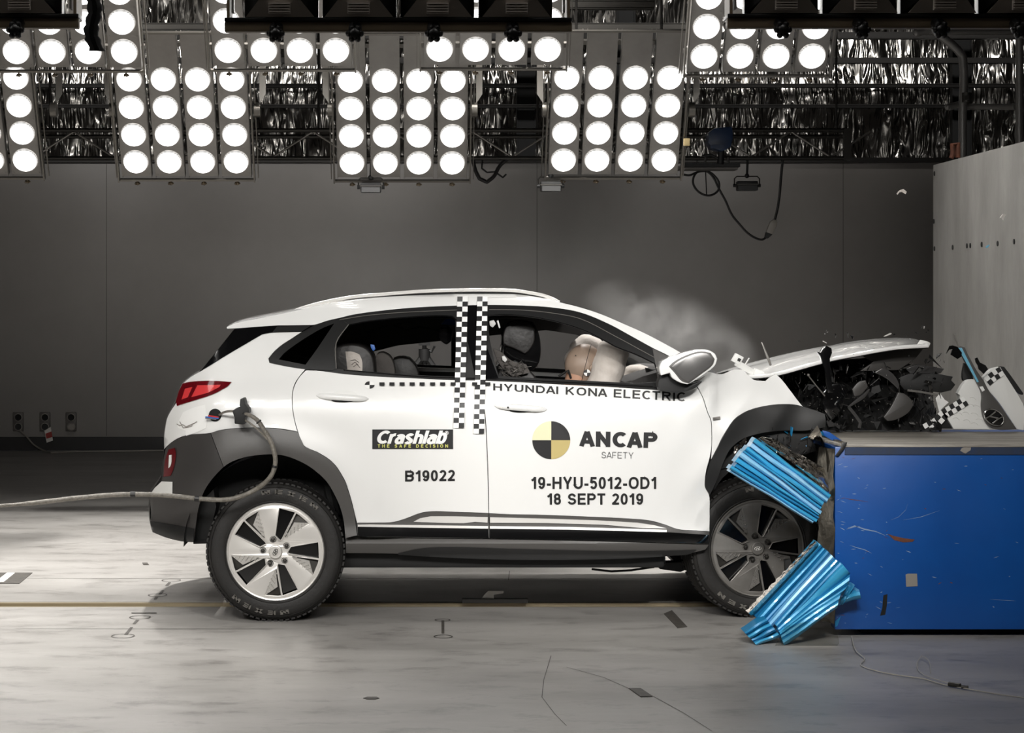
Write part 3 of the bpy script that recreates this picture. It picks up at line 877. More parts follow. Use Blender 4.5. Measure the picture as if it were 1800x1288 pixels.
panel('door_trim_lower', [(861, 929), (1000, 931), (1172, 935), (1246, 940), (1246, 955), (1100, 951), (861, 945.6)], 'gloss_black', car, off=-.008, mirror=True, sm=False)
panel('trim_strip', [(727, 917), (738, 911), (757, 907.3), (800, 907.4), (857.5, 908.8), (857, 918.5), (835, 917), (815, 919.5), (780, 919)], 'sill_silver', car, off=-.011, mirror=True, thick=.01, sm=False, step=8)
panel('trim_strip', [(861.5, 909), (960, 911.5), (1050, 914.5), (1120, 918.5), (1150, 923), (1172, 928.5), (1130, 928), (1060, 922), (960, 919.2), (861.5, 918.6)], 'sill_silver', car, off=-.011, mirror=True, thick=.01, sm=False, step=8)
panel('trim_line', [(650, 921.5), (858, 924.5), (858, 929), (629, 925.5), (629, 922)], 'sill_silver', car, off=-.007, mirror=True, thick=.006, sm=False)
panel('trim_line', [(861, 924.5), (1000, 926), (1172, 931), (1172, 935), (1000, 930.5), (861, 929)], 'sill_silver', car, off=-.007, mirror=True, thick=.006, sm=False)
def sillfn(px, py, off):
    # rounded side sill: rolls under towards its lower edge
    t = max(0, min(1, (py - 944) / 34))
    Y = .012 + .03 * t * t + (.0 if t > .3 else .02 * (1 - t / .3)) + off
    return P(px, py, Y)
panel('side_sill', [(607, 944), (629, 943.5), (860, 947), (1000, 950), (1100, 952.5), (1246, 957.5), (1240, 966), (1215, 972), (1180, 976), (1100, 980.5), (1000, 982), (880, 981.5), (780, 977), (690, 973), (608, 972)], 'cladding', car, fn=sillfn, mirror=True, step=5, thick=.05, gap=.3)
panel('sill_edge', [(700, 972), (735, 964), (780, 961), (900, 964), (1100, 968), (1225, 966), (1215, 973), (1180, 977), (1100, 982), (900, 984), (780, 980), (700, 975)], 'dark_trim', car, fn=sillfn, mirror=True, step=6, thick=.05, off=-.006, gap=.3)
mb = MB(); mb.box((.37, W / 2, .31), (1.68, W - .2, .12)); mb.build('floor_pan', 'black', car, bevel=.02)
mb = MB(); mb.box((.6, .22, .275), (1.25, .05, .05)); mb.box((-.2, .22, .30), (.3, .08, .08)); mb.box((.2, .5, .262), (1.6, .1, .03)); mb.build('under_tray', 'dark_trim', car, bevel=.01)
mb = MB(); mb.prism([P(1150, 990, .3), P(1205, 988, .3), P(1206, 1001, .3), P(1196, 1005, .3), P(1160, 1000, .3)], (0, .1, 0)); mb.tube([P(1040, 1000, .25), P(1075, 1004, .25), P(1110, 1002, .25), P(1150, 996, .25)], .006, 6); mb.build('torn_undertray', 'black', car)

# --- roof, tailgate, windscreen, bonnet: lofted between near and far edges
def loft(name, edge, m, crown, K=14, parent=car, thick=None, push=(0, 0, 1), off=0, clampz=None, **kw):
    rows = []
    q = cr([BP(a, b, off) for a, b in edge], False, 3)
    for p in q:
        row = []
        for k in range(K + 1):
            t = k / K; c = (1 - (2 * t - 1) ** 2) ; c = c ** .6 if c > 0 else 0
            y = p.y + (W - 2 * p.y) * t
            v = Vector((p.x, y, p.z)) + Vector(push) * crown * c
            row.append(v)
        rows.append(row)
    mb = MB(); mb.grid(rows)
    o = mb.build(name, m, parent, smooth=60, recalc=False, **kw)
    return o
loft('roof', CANT_TOP[:14], 'paint', .02)
loft('windscreen', CANT_TOP[13:], 'glass', .012, push=(.6, 0, .8))
loft('spoiler_underside', [(399, 577.5), (412, 578), (440, 580)], 'black', .0, off=.02)
loft('tailgate_glass', [(412, 578), (404, 588), (380, 618), (352, 652.6)], 'glass_dark', .02, push=(-1, 0, .2))
loft('tailgate', [(352, 652.6), (340, 659), (322, 673.6), (317, 682), (311, 700), (300, 722), (293.5, 735), (290, 752), (288, 770), (288.5, 790)], 'paint', .03, push=(-1, 0, 0))
loft('bumper_skin', [(288.5, 790), (284, 837), (264, 868), (263, 890), (264, 917), (268, 934), (300, 946)], 'bumper_dark', .03, push=(-1, 0, 0))
loft('rear_floor', [(300, 946), (341, 953), (360, 950)], 'black', .0)
loft('cowl', [(1222, 638), (1236, 655), (1262, 659)], 'black', .03)
panel('rear_pillar_trim', [(412, 578), (440, 575.5), (487, 572), (552, 571), (531, 583), (478, 584.4), (461, 587.4), (400, 623), (352, 652.6), (380, 618), (402, 592)], 'gloss_black', car, off=-.004, sm=False, mirror=True, thick=.02)
panel('high_vent', [(487, 573.5), (546, 572.5), (531, 582), (479, 583.6)], 'dark_trim', car, off=-.008, sm=False)

# --- greenhouse: black frames with panes
RQ = [(490, 631.6), (499, 621), (520, 605), (543, 590), (566, 577), (589.5, 567.6), (575, 588), (556, 615), (537, 641)]
RG = [(591.5, 602.5), (600, 588), (613.6, 570.5), (640, 565.5), (676, 561), (730, 556.5), (779, 554.6), (795, 556), (802.5, 563), (803.5, 600), (802, 662), (760, 660.5), (723, 658.3), (660, 654), (591.5, 648)]
FG = [(858, 554.6), (891, 553), (930, 556.5), (968, 563), (1000, 571.5), (1032, 583), (1058, 596), (1083, 609.5), (1120, 624), (1150.6, 639), (1155, 652), (1158, 671), (1121, 673.5), (1095.6, 672.5), (1000, 667.5), (930, 664), (876, 661), (868, 630), (860, 590)]
FRAME = [(474, 637.5), (472, 630), (482, 618), (496, 606), (513, 595), (531, 583), (552, 570.6), (575, 563.5), (599, 558), (620, 553), (653, 548), (723, 540.8), (807, 536.8), (858, 535.8), (917, 536.8), (968, 540), (1019, 548.6), (1070, 569), (1108, 589.5), (1147, 611), (1180, 628), (1224, 668), (1222, 676), (1205, 687), (1160, 685), (1095, 681), (1000, 676), (930, 672), (858, 668.7), (802, 667.5), (723, 664), (660, 661), (607, 657), (560, 651), (537, 649), (500, 643)]
panel('window_frame', FRAME, 'dark_trim', car, off=.002, holes=(RQ, RG, FG), step=14, mirror=True, thick=.022)
for nm, ol, gm in (('window_pane', RQ, 'glass_dark'), ('window_pane', RG, 'glass'), ('window_pane', FG, 'glass')):
    panel(nm, ol, gm, car, off=.014, step=30, thick=0, mirror=True)
def rim(pts, r, m, nm, off=-.002, closed=False, sub=4):
    q = cr(v2(pts), closed, sub)
    if closed: q.append(q[0])
    mb = MB(); mb.tube([BP(p.x, p.y, off) for p in q], r, 6); return mb.build(nm, m, car)
rim(RG[1:9], .0035, 'gloss_black', 'window_seal')
rim(FG[:11], .0035, 'gloss_black', 'window_seal')
rim([(597, 562), (640, 555), (700, 549.5), (807, 544.5)], .002, 'grey_metal', 'seal_edge', off=-.001)
rim([(860, 544), (920, 545), (970, 550), (1020, 560), (1080, 590), (1150, 628)], .002, 'grey_metal', 'seal_edge', off=-.001)
rim([(604, 650), (723, 660.5), (802, 664), (860, 665.5), (1000, 672), (1157, 680)], .003, 'gloss_black', 'belt_moulding')
panel('door_pillar', [(589, 566), (603, 563), (612, 570), (592, 602), (591, 648), (584, 651), (543, 649), (538, 642)], 'dark_trim', car, off=-.006, mirror=True, sm=False)
rim([(591, 648), (591, 602), (613, 570)], .0022, 'grey_metal', 'seal_edge', off=-.008)
panel('centre_pillar', [(821, 537), (838, 537), (852, 600), (876, 664), (836, 665), (822, 600)], 'gloss_black', car, off=-.003, mirror=True, sm=False)
panel('pillar_cover', [(800, 540), (826, 537), (828, 600), (832, 667), (802, 665)], 'dark_trim', car, off=-.002, mirror=True, sm=False)
panel('mirror_sail', [(1147, 612), (1180, 629), (1215, 662), (1205, 686), (1160, 684), (1152, 640)], 'cladding', car, off=-.004, sm=False)
# roof rails
for side in (0, 1):
    pts = [(515, 548), (530, 542), (560, 533.5), (590, 527), (620, 522), (676, 517), (745, 512), (816, 510), (870, 510), (905, 511), (930, 514.5), (955, 519.5), (968, 524), (983, 531.5)]
    q = cr([P(a, b, .34) for a, b in pts], False, 4)
    if side: q = [Vector((p.x, W - p.y, p.z - .005)) for p in q]
    mb = MB(); mb.tube(q, .0095, 8); mb.build('roof_rail', 'sill_silver', car)
    q2 = [p - Vector((0, 0, .014)) for p in q]
    mb = MB(); mb.tube(q2, .006, 6); mb.build('rail_foot', 'dark_trim', car)
    mb = MB(); mb.tube([p - Vector((0, -.01 if not side else .01, .024)) for p in q2[6:-6]], .012, 6); mb.build('roof_gutter', 'black', car)

# --- bonnet, buckled upwards
top = cr(v2([(1283, 652), (1307, 646), (1361.8, 632.5), (1413, 619.6), (1465, 608), (1510, 600), (1558, 596.4), (1606.6, 597), (1634, 603)]), False, 5)
low = cr(v2([(1290, 660), (1339, 658.5), (1371, 653.4), (1419.8, 640), (1465, 628), (1510, 619.6), (1540, 614), (1580, 608), (1631, 605)]), False, 5)
mb = MB(); rows = []
n = len(top)
for i in range(n):
    a = low[i]; b = top[i]; row = []
    for k in range(15):
        t = k / 14
        Y = .24 + 1.25 * t
        if t < .3:
            s_ = t / .3; px = a.x + (b.x - a.x) * s_; py = a.y + (b.y - a.y) * (1 - (1 - s_) ** 1.7)
            p = P(px, py, Y)
        else:
            p0 = P(b.x, b.y, .24 + 1.25 * .3)
            p = Vector((p0.x - .02 * (t - .3), Y, p0.z - .10 * ((t - .3) / .7) ** 2 + .008 * math.sin(9 * t + i * .3)))
        row.append(p)
    rows.append(row)
mb.grid(rows)
bon = mb.build('bonnet', 'paint', car, smooth=60, recalc=False)
mb = MB(); rows2 = [[Vector(p) - Vector((0, -.01, .022)) for p in r] for r in rows]
mb.grid(rows2); mb.build('bonnet_lining', 'dark_trim', bon, smooth=60, recalc=False)
mb = MB(); mb.tube([Vector(r[0]) - Vector((0, -.004, .008)) for r in rows], .010, 8); mb.build('bonnet_edge', 'paint', bon)
slab('bonnet_brace', [(1515, 625), (1555, 616), (1612, 608), (1628, 607), (1610, 630), (1580, 650), (1530, 652), (1512, 652), (1535, 636)], .42, .02, 'rubble_grey', bon, sm=False)
slab('bonnet_tip', [(1618, 597), (1631, 600), (1636, 603), (1632, 612), (1626, 604), (1612, 606)], .3, .01, 'white_plastic', bon, sm=False)
# hinge arm torn loose
mb = MB(); mb.tube([P(1293, 637, .3), P(1308, 645, .3), P(1334, 661, .3)], .018, 6); mb.box(P(1296, 631, .3), (.045, .04, .045), (0, .5, 0)); mb.box(P(1298, 632, .3), (.02, .05, .02), (0, .5, 0), mi=1)
mb.box(P(1333, 655, .3), (.05, .05, .03), (0, .4, 0)); mb.cyl(P(1310, 640, .29), P(1317, 629, .29), .004, 6)
mb.build('bonnet_hinge', ['white_plastic', 'black'], car, bevel=.002)

# --- lights, filler flap hole
panel('tail_lamp', [(321, 674), (330, 671.5), (361, 669), (385, 669.5), (406.6, 671.2), (401, 678), (391, 684), (380, 690), (365, 696), (349.5, 701), (330, 707), (311, 713), (309.5, 706), (311, 698), (315, 686)], 'red_dark', car, off=-.008, step=7, mirror=True)
panel('tail_lamp_inner', [(347, 677), (388, 676), (385.6, 680), (366, 690), (336, 698)], 'red_light', car, off=-.013, step=7, sm=False, mirror=True)  # brighter red inner segment of the lens
panel('tail_lamp_inner', [(325, 683), (338, 680), (330, 698), (319, 702)], 'red_light', car, off=-.012, step=7, sm=False)['label'] = 'darker red inner segment'
panel('bumper_lamp', [(296, 790), (307, 787), (309, 795), (305, 823), (300, 836), (287, 838), (290, 810)], 'red_dark', car, off=-.014, step=6)
panel('reversing_lamp', [(297, 800), (301.5, 799), (300, 818), (296, 823)], 'white_plastic', car, off=-.02, step=6)
def disc(cx, cy, r, n=28, sx=1): return [(cx + r * sx * math.cos(2 * PI * k / n), cy + r * math.sin(2 * PI * k / n)) for k in range(n)]
panel('charge_port', disc(378, 729.5, 11.3), 'deep_black', car, off=-.003, step=9, sm=False)
mb = MB(); mb.tube([BP(361, 733, -.05), BP(384, 735, -.01)], .0045, 8, mi=0); mb.tube([BP(366, 730.5, -.045), BP(384, 733.5, -.01)], .004, 8, mi=1); mb.tube([BP(361, 735, -.052), BP(380, 737, -.01)], .003, 6, mi=2)
mb.build('port_wires', ['blue_light', 'red_light', 'socket_light'], car)
panel('patch', [(311, 746), (322, 724), (340, 716), (361, 711), (364, 733), (363, 752), (345, 760), (327, 766), (326, 757), (313, 752)], 'tape_white', car, off=-.004, step=5, sm=False, thick=.002)
mb = MB(); q = [BP(a, b, -.007) for a, b in ((311, 745), (316, 748), (321, 746), (327, 750), (334, 747), (341, 744), (346, 741))]; mb.tube(q, .0022, 5); q = [BP(a, b, -.007) for a, b in ((316, 741), (322, 752), (330, 751), (338, 748))]; mb.tube(q, .002, 5); mb.build('patch_tear', 'socket_light', car)

# --- door handles
def handle(cx, cy, w_, rise, parent, key=False):
    mb = MB(); rows = []
    for i in range(17):
        t = i / 16; px = cx - w_ / 2 + w_ * t; py = cy + rise * (t - .5)
        h = .0155 * (1 - abs(2 * t - 1) ** 4) ** .5 + .001; dpt = .032 * (1 - abs(2 * t - 1) ** 3) + .003
        c = BP(px, py, 0)
        rows.append([c + Vector((0, -dpt * (.55 + .45 * math.cos(a)), h * math.sin(a))) for a in [2 * PI * k / 10 for k in range(10)]])
    mb.grid(rows, closed=True); mb.add(rows[0], [tuple(range(10))]); mb.add(rows[-1], [tuple(range(10))])
    o = mb.build('door_handle', 'paint', parent, smooth=60)
    panel('handle_cup', disc(cx + 3, cy - 1, 11, 24, 2.3), 'white_plastic', parent, off=-.002, step=8, sm=False, thick=.001)
    panel('handle_shadow', disc(cx + 1, cy + 5.2, 4, 24, 5.2), 'deep_black', parent, off=-.005, step=8, sm=False, thick=.002)  # flat black oval painted in as the shadow under the grip
    if key:
        for xx in (cx - 34, cx - 22): 
            mb = MB(); c = BP(xx, cy, -.033); mb.cyl(c, c + Vector((0, -.002, 0)), .005, 12); mb.build('key_cap', 'print_black' if xx > cx - 30 else 'machined', parent)
handle(602, 698, 93, 6, rd)
handle(915, 716, 95, 7, fd, True)

# --- wing mirror folded outwards
SH = [(1159, 646), (1163, 637), (1174, 631), (1190, 624.5), (1215, 617), (1236.7, 614), (1249, 616.5), (1257, 622), (1261, 630.5), (1257, 642), (1240, 656), (1224, 667), (1209, 675.5), (1195, 672), (1181, 663), (1178, 655), (1162, 660)]
mr = slab('wing_mirror', SH, -.17, .13, 'paint', car, bevel=.018, smooth=60)
slab('mirror_bezel', [(1176, 644), (1183, 637), (1206, 624.5), (1232, 617.5), (1249, 620), (1256.5, 631), (1253, 641), (1232, 658), (1211, 673.5), (1199, 670), (1186, 655)], -.176, .012, 'cladding', mr, bevel=.003)
slab('mirror_glass', [(1181, 645), (1187, 638.5), (1206.7, 627.5), (1231.7, 620), (1246, 622), (1253, 631.5), (1250, 640), (1230, 656), (1210, 670.5), (1200, 666), (1187, 651)], -.179, .004, 'mirror_grey', mr, bevel=.001)
slab('mirror_foot', [(1162, 658), (1180, 657), (1196, 671), (1209, 675), (1235, 670), (1222, 682), (1190, 690), (1160, 687), (1157, 676)], -.10, .10, 'black', mr, bevel=.008)

# --- wheels
def wheel(C, rot, rimm, dim, label):
    wt = MB()
    R = .341; T = .215
    prof = [(.236, .006), (.243, -.001), (.262, -.006), (.29, -.009), (.312, -.004), (.327, .006), (.336, .02), (.340, .04), (.341, .075), (.341, .14), (.340, .175), (.334, .197), (.31, .213), (.27, .213), (.236, .2), (.225, .1)]
    wt.lathe(prof, (0, 0, 0), 72, close=True)
    # tread blocks and shoulder grooves
    for k in range(72):
        a = 2 * PI * k / 72
        Rm = Matrix.Rotation(a, 3, 'Y')
        c = Rm @ Vector((.338, .022, 0)); wt.box(c, (.0085, .028, .019), Rm)
        c = Rm @ Vector((.339, .185, 0)); wt.box(c, (.0085, .028, .019), Rm)
    for y in (.062, .1, .14): wt.lathe([(.3425, y - .012), (.344, y - .009), (.344, y + .009), (.3425, y + .012)], (0, 0, 0), 72)
    wt.lathe([(.246, -.0035), (.249, -.006), (.252, -.0045)], (0, 0, 0), 72); wt.lathe([(.316, -.0035), (.318, -.0065), (.321, -.003)], (0, 0, 0), 72)
    X = Matrix.Translation(C) @ Matrix.Rotation(rot, 4, 'Z')
    wt.xf(X)
    w_ = wt.build('wheel', 'rubber', car, smooth=40, label=label)
    def part(mb, nm, m, **kw): mb.xf(X); return mb.build(nm, m, w_, **kw)
    mb = MB(); mb.lathe([(.237, .012), (.241, .001), (.237, -.006), (.231, -.004), (.229, .004), (.226, .03), (.224, .19), (.232, .2)], (0, 0, 0), 72); part(mb, 'rim', rimm)
    # machined face with five pockets, cut from one disc
    Sx = 1 / 358 * .2949
    pocket = [(22, -268), (30, -280), (118, -254), (121, -238), (38, -74), (27, -66), (-2, -97)]
    cu = bpy.data.curves.new('t', 'CURVE'); cu.dimensions = '2D'; cu.fill_mode = 'BOTH'; cu.extrude = .005; cu.bevel_depth = .0022; cu.bevel_resolution = 1
    def spl(pts):
        s = cu.splines.new('POLY'); s.points.add(len(pts) - 1); s.use_cyclic_u = True
        for i, p in enumerate(pts): s.points[i].co = (p[0], p[1], 0, 1)
    spl([(.229 * math.cos(2 * PI * k / 90), .229 * math.sin(2 * PI * k / 90)) for k in range(90)])
    clampr = lambda L: [(x * min(1, 264 / math.hypot(x, y)), y * min(1, 264 / math.hypot(x, y))) for x, y in L]
    pocket = clampr(pocket)
    facet = [(128, -240), (150, -232), (206, -186), (206, -168), (190, -160), (62, -84), (52, -84), (118, -222)]; facet = clampr(facet)
    for k in range(5):
        a = -2 * PI * k / 5 
        for pk in (pocket, facet):
            spl([(x * Sx * math.cos(a) + y * Sx * math.sin(a) * -1 * -1, 0) if False else ((x * math.cos(a) - (-y) * math.sin(a)) * Sx, (x * math.sin(a) + (-y) * math.cos(a)) * Sx) for x, y in pk])
    ob = bpy.data.objects.new('t', cu); COL.objects.link(ob); dg = bpy.context.evaluated_depsgraph_get(); dg.update()
    me = ob.evaluated_get(dg).to_mesh()
    mb = MB()
    def dish(v):
        r = math.hypot(v.x, v.y)
        return Vector((v.x, -v.z + .006 + .02 * (1 - sstep(.05, .13, r)) + .016 * sstep(.12, .2, r) * (1 - sstep(.2, .226, r)) * 0 - .004 * math.sin(min(1, r / .228) * PI), v.y))
    mb.add([dish(v.co) for v in me.vertices], [tuple(p.vertices) for p in me.polygons])
    ob.evaluated_get(dg).to_mesh_clear(); bpy.data.objects.remove(ob); bpy.data.curves.remove(cu)
    part(mb, 'rim_face', rimm, smooth=30)
    mb = MB(); mb.lathe([(.0, .052), (.10, .045), (.22, .05), (.226, .02)], (0, 0, 0), 60); part(mb, 'rim_back', 'gloss_black')
    # pocket walls: pale outline tubes, facets with rows of studs
    for k in range(5):
        a = -2 * PI * k / 5
        def rr(x, y, d): 
            x *= Sx; y *= -Sx
            return Vector((x * math.cos(a) - y * math.sin(a), d, x * math.sin(a) + y * math.cos(a)))
        mb = MB(); q = [rr(x, y, .002) for x, y in pocket]; mb.tube(q + [q[0]], .0028, 6); part(mb, 'pocket_edge', dim)
        mb = MB(); q = [rr(x * .93 + 3, y * .93 - 8, .022) for x, y in pocket]; mb.prism(q, (0, .02, 0)); part(mb, 'pocket', 'gloss_black')
        mb = MB(); mb.prism([rr(x, y, .012 + (.012 if i in (0, 1, 7) else 0)) for i, (x, y) in enumerate(facet)], (0, .006, 0)); part(mb, 'dark_facet', 'dark_metal')
        mb = MB(); mb.prism([rr(x, y, .003) for x, y in ((112, -176), (204, -172), (190, -160), (58, -82))], (0, .006, 0))
        for i in range(6):
            for j in range(4):
                t = i / 5.5; x = 70 + 118 * t; y = -92 - 66 * t - j * 22 * (.35 + .65 * t) * .75
                if y < -172: continue
                mb.ball(rr(x, y, .002), (.0035, .0035, .0035), 6, 4)
        part(mb, 'stud_plate', 'machined_dim' if dim != 'machined' else 'stud_grey', smooth=60)
        an = -2 * PI * k / 5
        c = Vector((.0625 * math.sin(2 * PI * k / 5 - .2), 0, .0625 * math.cos(2 * PI * k / 5 - .2)))
        mb = MB(); mb.lathe([(.0165, .03), (.0165, .010), (.014, .006)], c, 20); mb.lathe([(.0115, .02), (.0115, -.002), (.008, -.007), (.0001, -.009)], c, 6); part(mb, 'wheel_nut', 'dark_metal')
    mb = MB(); mb.lathe([(.034, .03), (.034, .002), (.031, -.003), (.027, -.004), (.026, -.001), (.0001, -.002)], (0, 0, 0), 36); part(mb, 'hub_cap', rimm)
    # slanted H in an oval, embossed
    mb = MB(); 
    q = [Vector((.017 * math.cos(t), -.0045, .0095 * math.sin(t))) for t in [2 * PI * k / 24 for k in range(25)]]
    Re = Matrix.Rotation(math.radians(-62 if rimm == 'machined' else -8), 3, 'Y')
    mb.tube([Re @ p for p in q], .0013, 6)
    for s in (-1, 1): mb.tube([Re @ Vector((s * .006 - .003, -.0045, -.0065)), Re @ Vector((s * .006 + .003, -.0045, .0065))], .0018, 6)
    mb.tube([Re @ Vector((-.006, -.0045, -.001)), Re @ Vector((.006, -.0045, .001))], .0018, 6)
    part(mb, 'hub_emblem', 'dark_metal' if rimm == 'machined' else 'machined')
    # tyre lettering
    uv, fs = text_mesh('NEXEN', .24, gap=.4)
    a0, a1 = (math.radians(-13), math.radians(44))
    for flip in (0, 1):
        mb = MB(); vs = []
        for u, v in uv:
            r = .2865 + .021 * v; an = a0 + (a1 - a0) * u + (PI if flip else 0)
            vs.append(Vector((r * math.sin(an), -.0125, r * math.cos(an))))
        mb.add(vs, fs); part(mb, 'tyre_lettering', 'rubber_print', smooth=0, recalc=False)
    return w_
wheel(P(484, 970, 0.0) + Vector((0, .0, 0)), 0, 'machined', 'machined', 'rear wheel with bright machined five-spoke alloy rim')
wheel(Vector(((1332 - CX) * 10.12 / F, .12, .345)), math.radians(9), 'machined_dim', 'machined_dim', 'front wheel with five-spoke rim coloured darker for shade, pushed back and turned')
# far wheels
for (x, m_) in ((XR, 'x'), (1.66, 'y')):
    mb = MB(); mb.lathe([(.22, W - .01), (.3, W), (.336, W - .02), (.341, W - .05), (.341, W - .17), (.33, W - .2), (.2, W - .21), (.05, W - .18), (.0001, W - .18)], (x, 0, .341), 48)
    mb.build('wheel', 'rubber', car, label='far-side wheel in shadow')
# wheel wells and axle
def well(x, z, r, y0, y1, nm='wheel_well'):
    mb = MB(); rows = []
    for k in range(25):
        a = PI * (1.0 - 1.0 * k / 24); rows.append([Vector((x + r * math.cos(a), y, z + r * math.sin(a))) for y in (y0, y1)])
    mb.grid(rows); mb.add([r_[1] for r_ in rows] , [tuple(range(25))])
    return mb.build(nm, 'black', car, smooth=60)
well(XR - .0, .36, .455, .06, .36); well(XR, .36, .455, W - .06, W - .36)
well(1.60, .38, .37, .16, .42); well(1.60, .38, .37, W - .06, W - .4)
mb = MB(); mb.cyl((XR, .2, .33), (XR, W - .2, .33), .05, 12); mb.tube([(XR + .1, .3, .36), (XR + .28, .32, .5), (XR + .22, .32, .8)], .035, 8); mb.box((XR, W / 2, .40), (.3, 1.0, .12)); mb.build('rear_axle', 'deep_black', car)
mb = MB(); q = [BP(a, b, .05) for a, b in ((346, 890), (338, 930), (340, 956), (366, 955), (372, 925), (380, 890), (375, 860))]; mb.prism(q, (0, .2, 0)); mb.build('mud_guard', 'black', car)
mb = MB(); mb.cyl((1.5, .4, .34), (1.5, W - .3, .34), .05, 12); mb.box((1.5, W / 2, .42), (.7, .9, .25)); mb.build('front_axle', 'deep_black', car, bevel=.02)

# --- prints on the doors
def q4(x0, y0, x1, y1, dl=0, dr=0): return [(x0, y0 + dl), (x1, y0 + dr), (x1, y1 + dr), (x0, y1 + dl)]
decal_text('door_lettering', 'HYUNDAI KONA ELECTRIC', [(867, 673.8), (1204.5, 689.5), (1204, 705.5), (867, 685.8)], 'print_black', fd, bold=.17, gap=.16)
decal_text('door_lettering', 'ANCAP', [(1018, 757.5), (1156, 760.2), (1155, 787.5), (1018, 784)], 'print_black', fd, bold=.235, gap=.11)
decal_text('door_lettering', 'SAFETY', [(1057.5, 794), (1113.5, 794.8), (1113.3, 805.8), (1057.5, 805)], 'print_black', fd, bold=.085, gap=.2)
decal_text('door_lettering', '19-HYU-5012-OD1', q4(933.5, 838, 1153.5, 859.2), 'print_black', fd, bold=.185)
decal_text('door_lettering', '18 SEPT 2019', q4(961.5, 867, 1130.5, 886.8), 'print_black', fd, bold=.185)
decal_text('door_lettering', 'B19022', [(712, 827), (799.5, 825.5), (799.5, 845), (712, 846.2)], 'print_black', rd, bold=.19)
mb = MB(); c0 = (969, 773.5); r0 = 33.4
for k, (a0, mi) in enumerate(((180, 0), (270, 1), (0, 2), (90, 1))):
    seg = [c0] + [(c0[0] + r0 * math.cos(math.radians(a0 + j * 7.5)), c0[1] + r0 * math.sin(math.radians(a0 + j * 7.5))) for j in range(13)]
    flat_poly(mb, seg, mi)
mb.build('target_disc', ['cream', 'print_black', 'gold'], fd, smooth=0, recalc=False)
mb = MB(); flat_poly(mb, [(654.4, 754.6), (796.5, 754.6), (796.5, 789), (654.4, 789)], 0); st = mb.build('sticker', 'print_black', rd, smooth=0, recalc=False)
decal_text('sticker_lettering', 'Crashlab', [(663, 756.5), (786, 756.5), (786, 779.8), (663, 779.8)], 'tape_white', rd, bold=.215, shear=.25, gap=.02, off=-.006)
decal_text('sticker_lettering', 'THE SAFE DECISION', q4(664, 780.9, 787.5, 786.6), 'yellow_print', rd, bold=.2, gap=.55, off=-.006)
mb = MB(); mb.add(*([[BP(785.3 + 3.3 * rr_ * math.cos(a), 760.6 + 3.3 * rr_ * math.sin(a), -.006) for a in [2 * PI * k / 20 for k in range(20)] for rr_ in (1, .78)], [(2 * k, 2 * k + 1, (2 * k + 3) % 40, (2 * k + 2) % 40) for k in range(20)]]))
mb.build('registered_ring', 'tape_white', rd, smooth=0, recalc=False)
decal_text('sticker_lettering', 'R', q4(783.8, 758.6, 787, 762.6), 'tape_white', rd, bold=.2, off=-.006)
# checkered tapes
def tape(x_top, y_top, x_bot, y_bot, wpx, par, name='checkered_tape'):
    n = round((y_bot - y_top) / 8.75); mb = MB()
    for i in range(n):
        for c in (0, 1):
            t0, t1 = i / n, (i + 1) / n
            xa = x_top + (x_bot - x_top) * t0 + c * wpx; xb = x_top + (x_bot - x_top) * t1 + c * wpx
            ya = y_top + (y_bot - y_top) * t0; yb = y_top + (y_bot - y_top) * t1
            flat_poly(mb, [(xa, ya), (xa + wpx, ya), (xb + wpx, yb), (xb, yb)], (i + c + 1) % 2, off=-.013)
    return mb.build(name, ['tape_white', 'print_black'], par, smooth=0, recalc=False)
tape(804, 521, 797, 752, 9.3, car); tape(839, 521, 832.5, 762, 9.2, car)
mb = MB()
for x in (671.4, 689, 706.8, 724.5, 742, 760.4, 778, 796.5, 813, 834.5, 857.5):
    flat_poly(mb, [(x - 4.5, 671.8), (x + 4.5, 671.8), (x + 4.5, 677.6), (x - 4.5, 677.6)], 0, off=-.014)
mb.build('dash_tape', 'print_black', car, smooth=0, recalc=False)
mb = MB(); c0 = (649.7, 676.4)
for a0, mi in ((180, 0), (270, 1), (0, 0), (90, 1)):
    flat_poly(mb, [c0] + [(c0[0] + 8.6 * math.cos(math.radians(a0 + j * 15)), c0[1] + 6.4 * math.sin(math.radians(a0 + j * 15))) for j in range(7)], mi, off=-.004)
mb.build('target_mark', ['print_black', 'tape_white'], rd, smooth=0, recalc=False)
mb = MB(); flat_poly(mb, [(1253, 733.5), (1266, 731.5), (1266.5, 737), (1253.5, 739)], 0, off=-.001); mb.build('small_label', 'grey_metal', fe, smooth=0, recalc=False)

# --- cabin
def rbox(name, c, size, m, parent, rot=(0, 0, 0), bev=.04, **kw):
    mb = MB(); mb.box(c, size, rot); return mb.build(name, m, parent, bevel=bev, smooth=60, **kw)
mb = MB(); mb.box((.15, W / 2, 1.50), (1.35, 1.1, .03)); mb.build('headlining', 'lining', car, bevel=.01)
# far-side inner trim: roof rail curtain and pillars
mb = MB(); mb.prism([P(a, b, 1.50) for a, b in ((560, 560), (600, 545), (900, 542), (1010, 560), (1120, 612), (1160, 640), (1150, 652), (1080, 612), (1012, 588), (960, 580), (860, 590), (700, 607), (640, 622), (600, 640), (560, 650))], (0, .03, 0)); mb.build('curtain_trim', 'lining', car)
mb = MB(); mb.prism([P(a, b, 1.53) for a, b in ((800, 560), (850, 560), (872, 690), (822, 690))], (0, .05, 0)); mb.build('far_pillar_trim', 'lining', car)
for (x, y) in ((-.18, .5), (-.18, 1.3)):
    pass
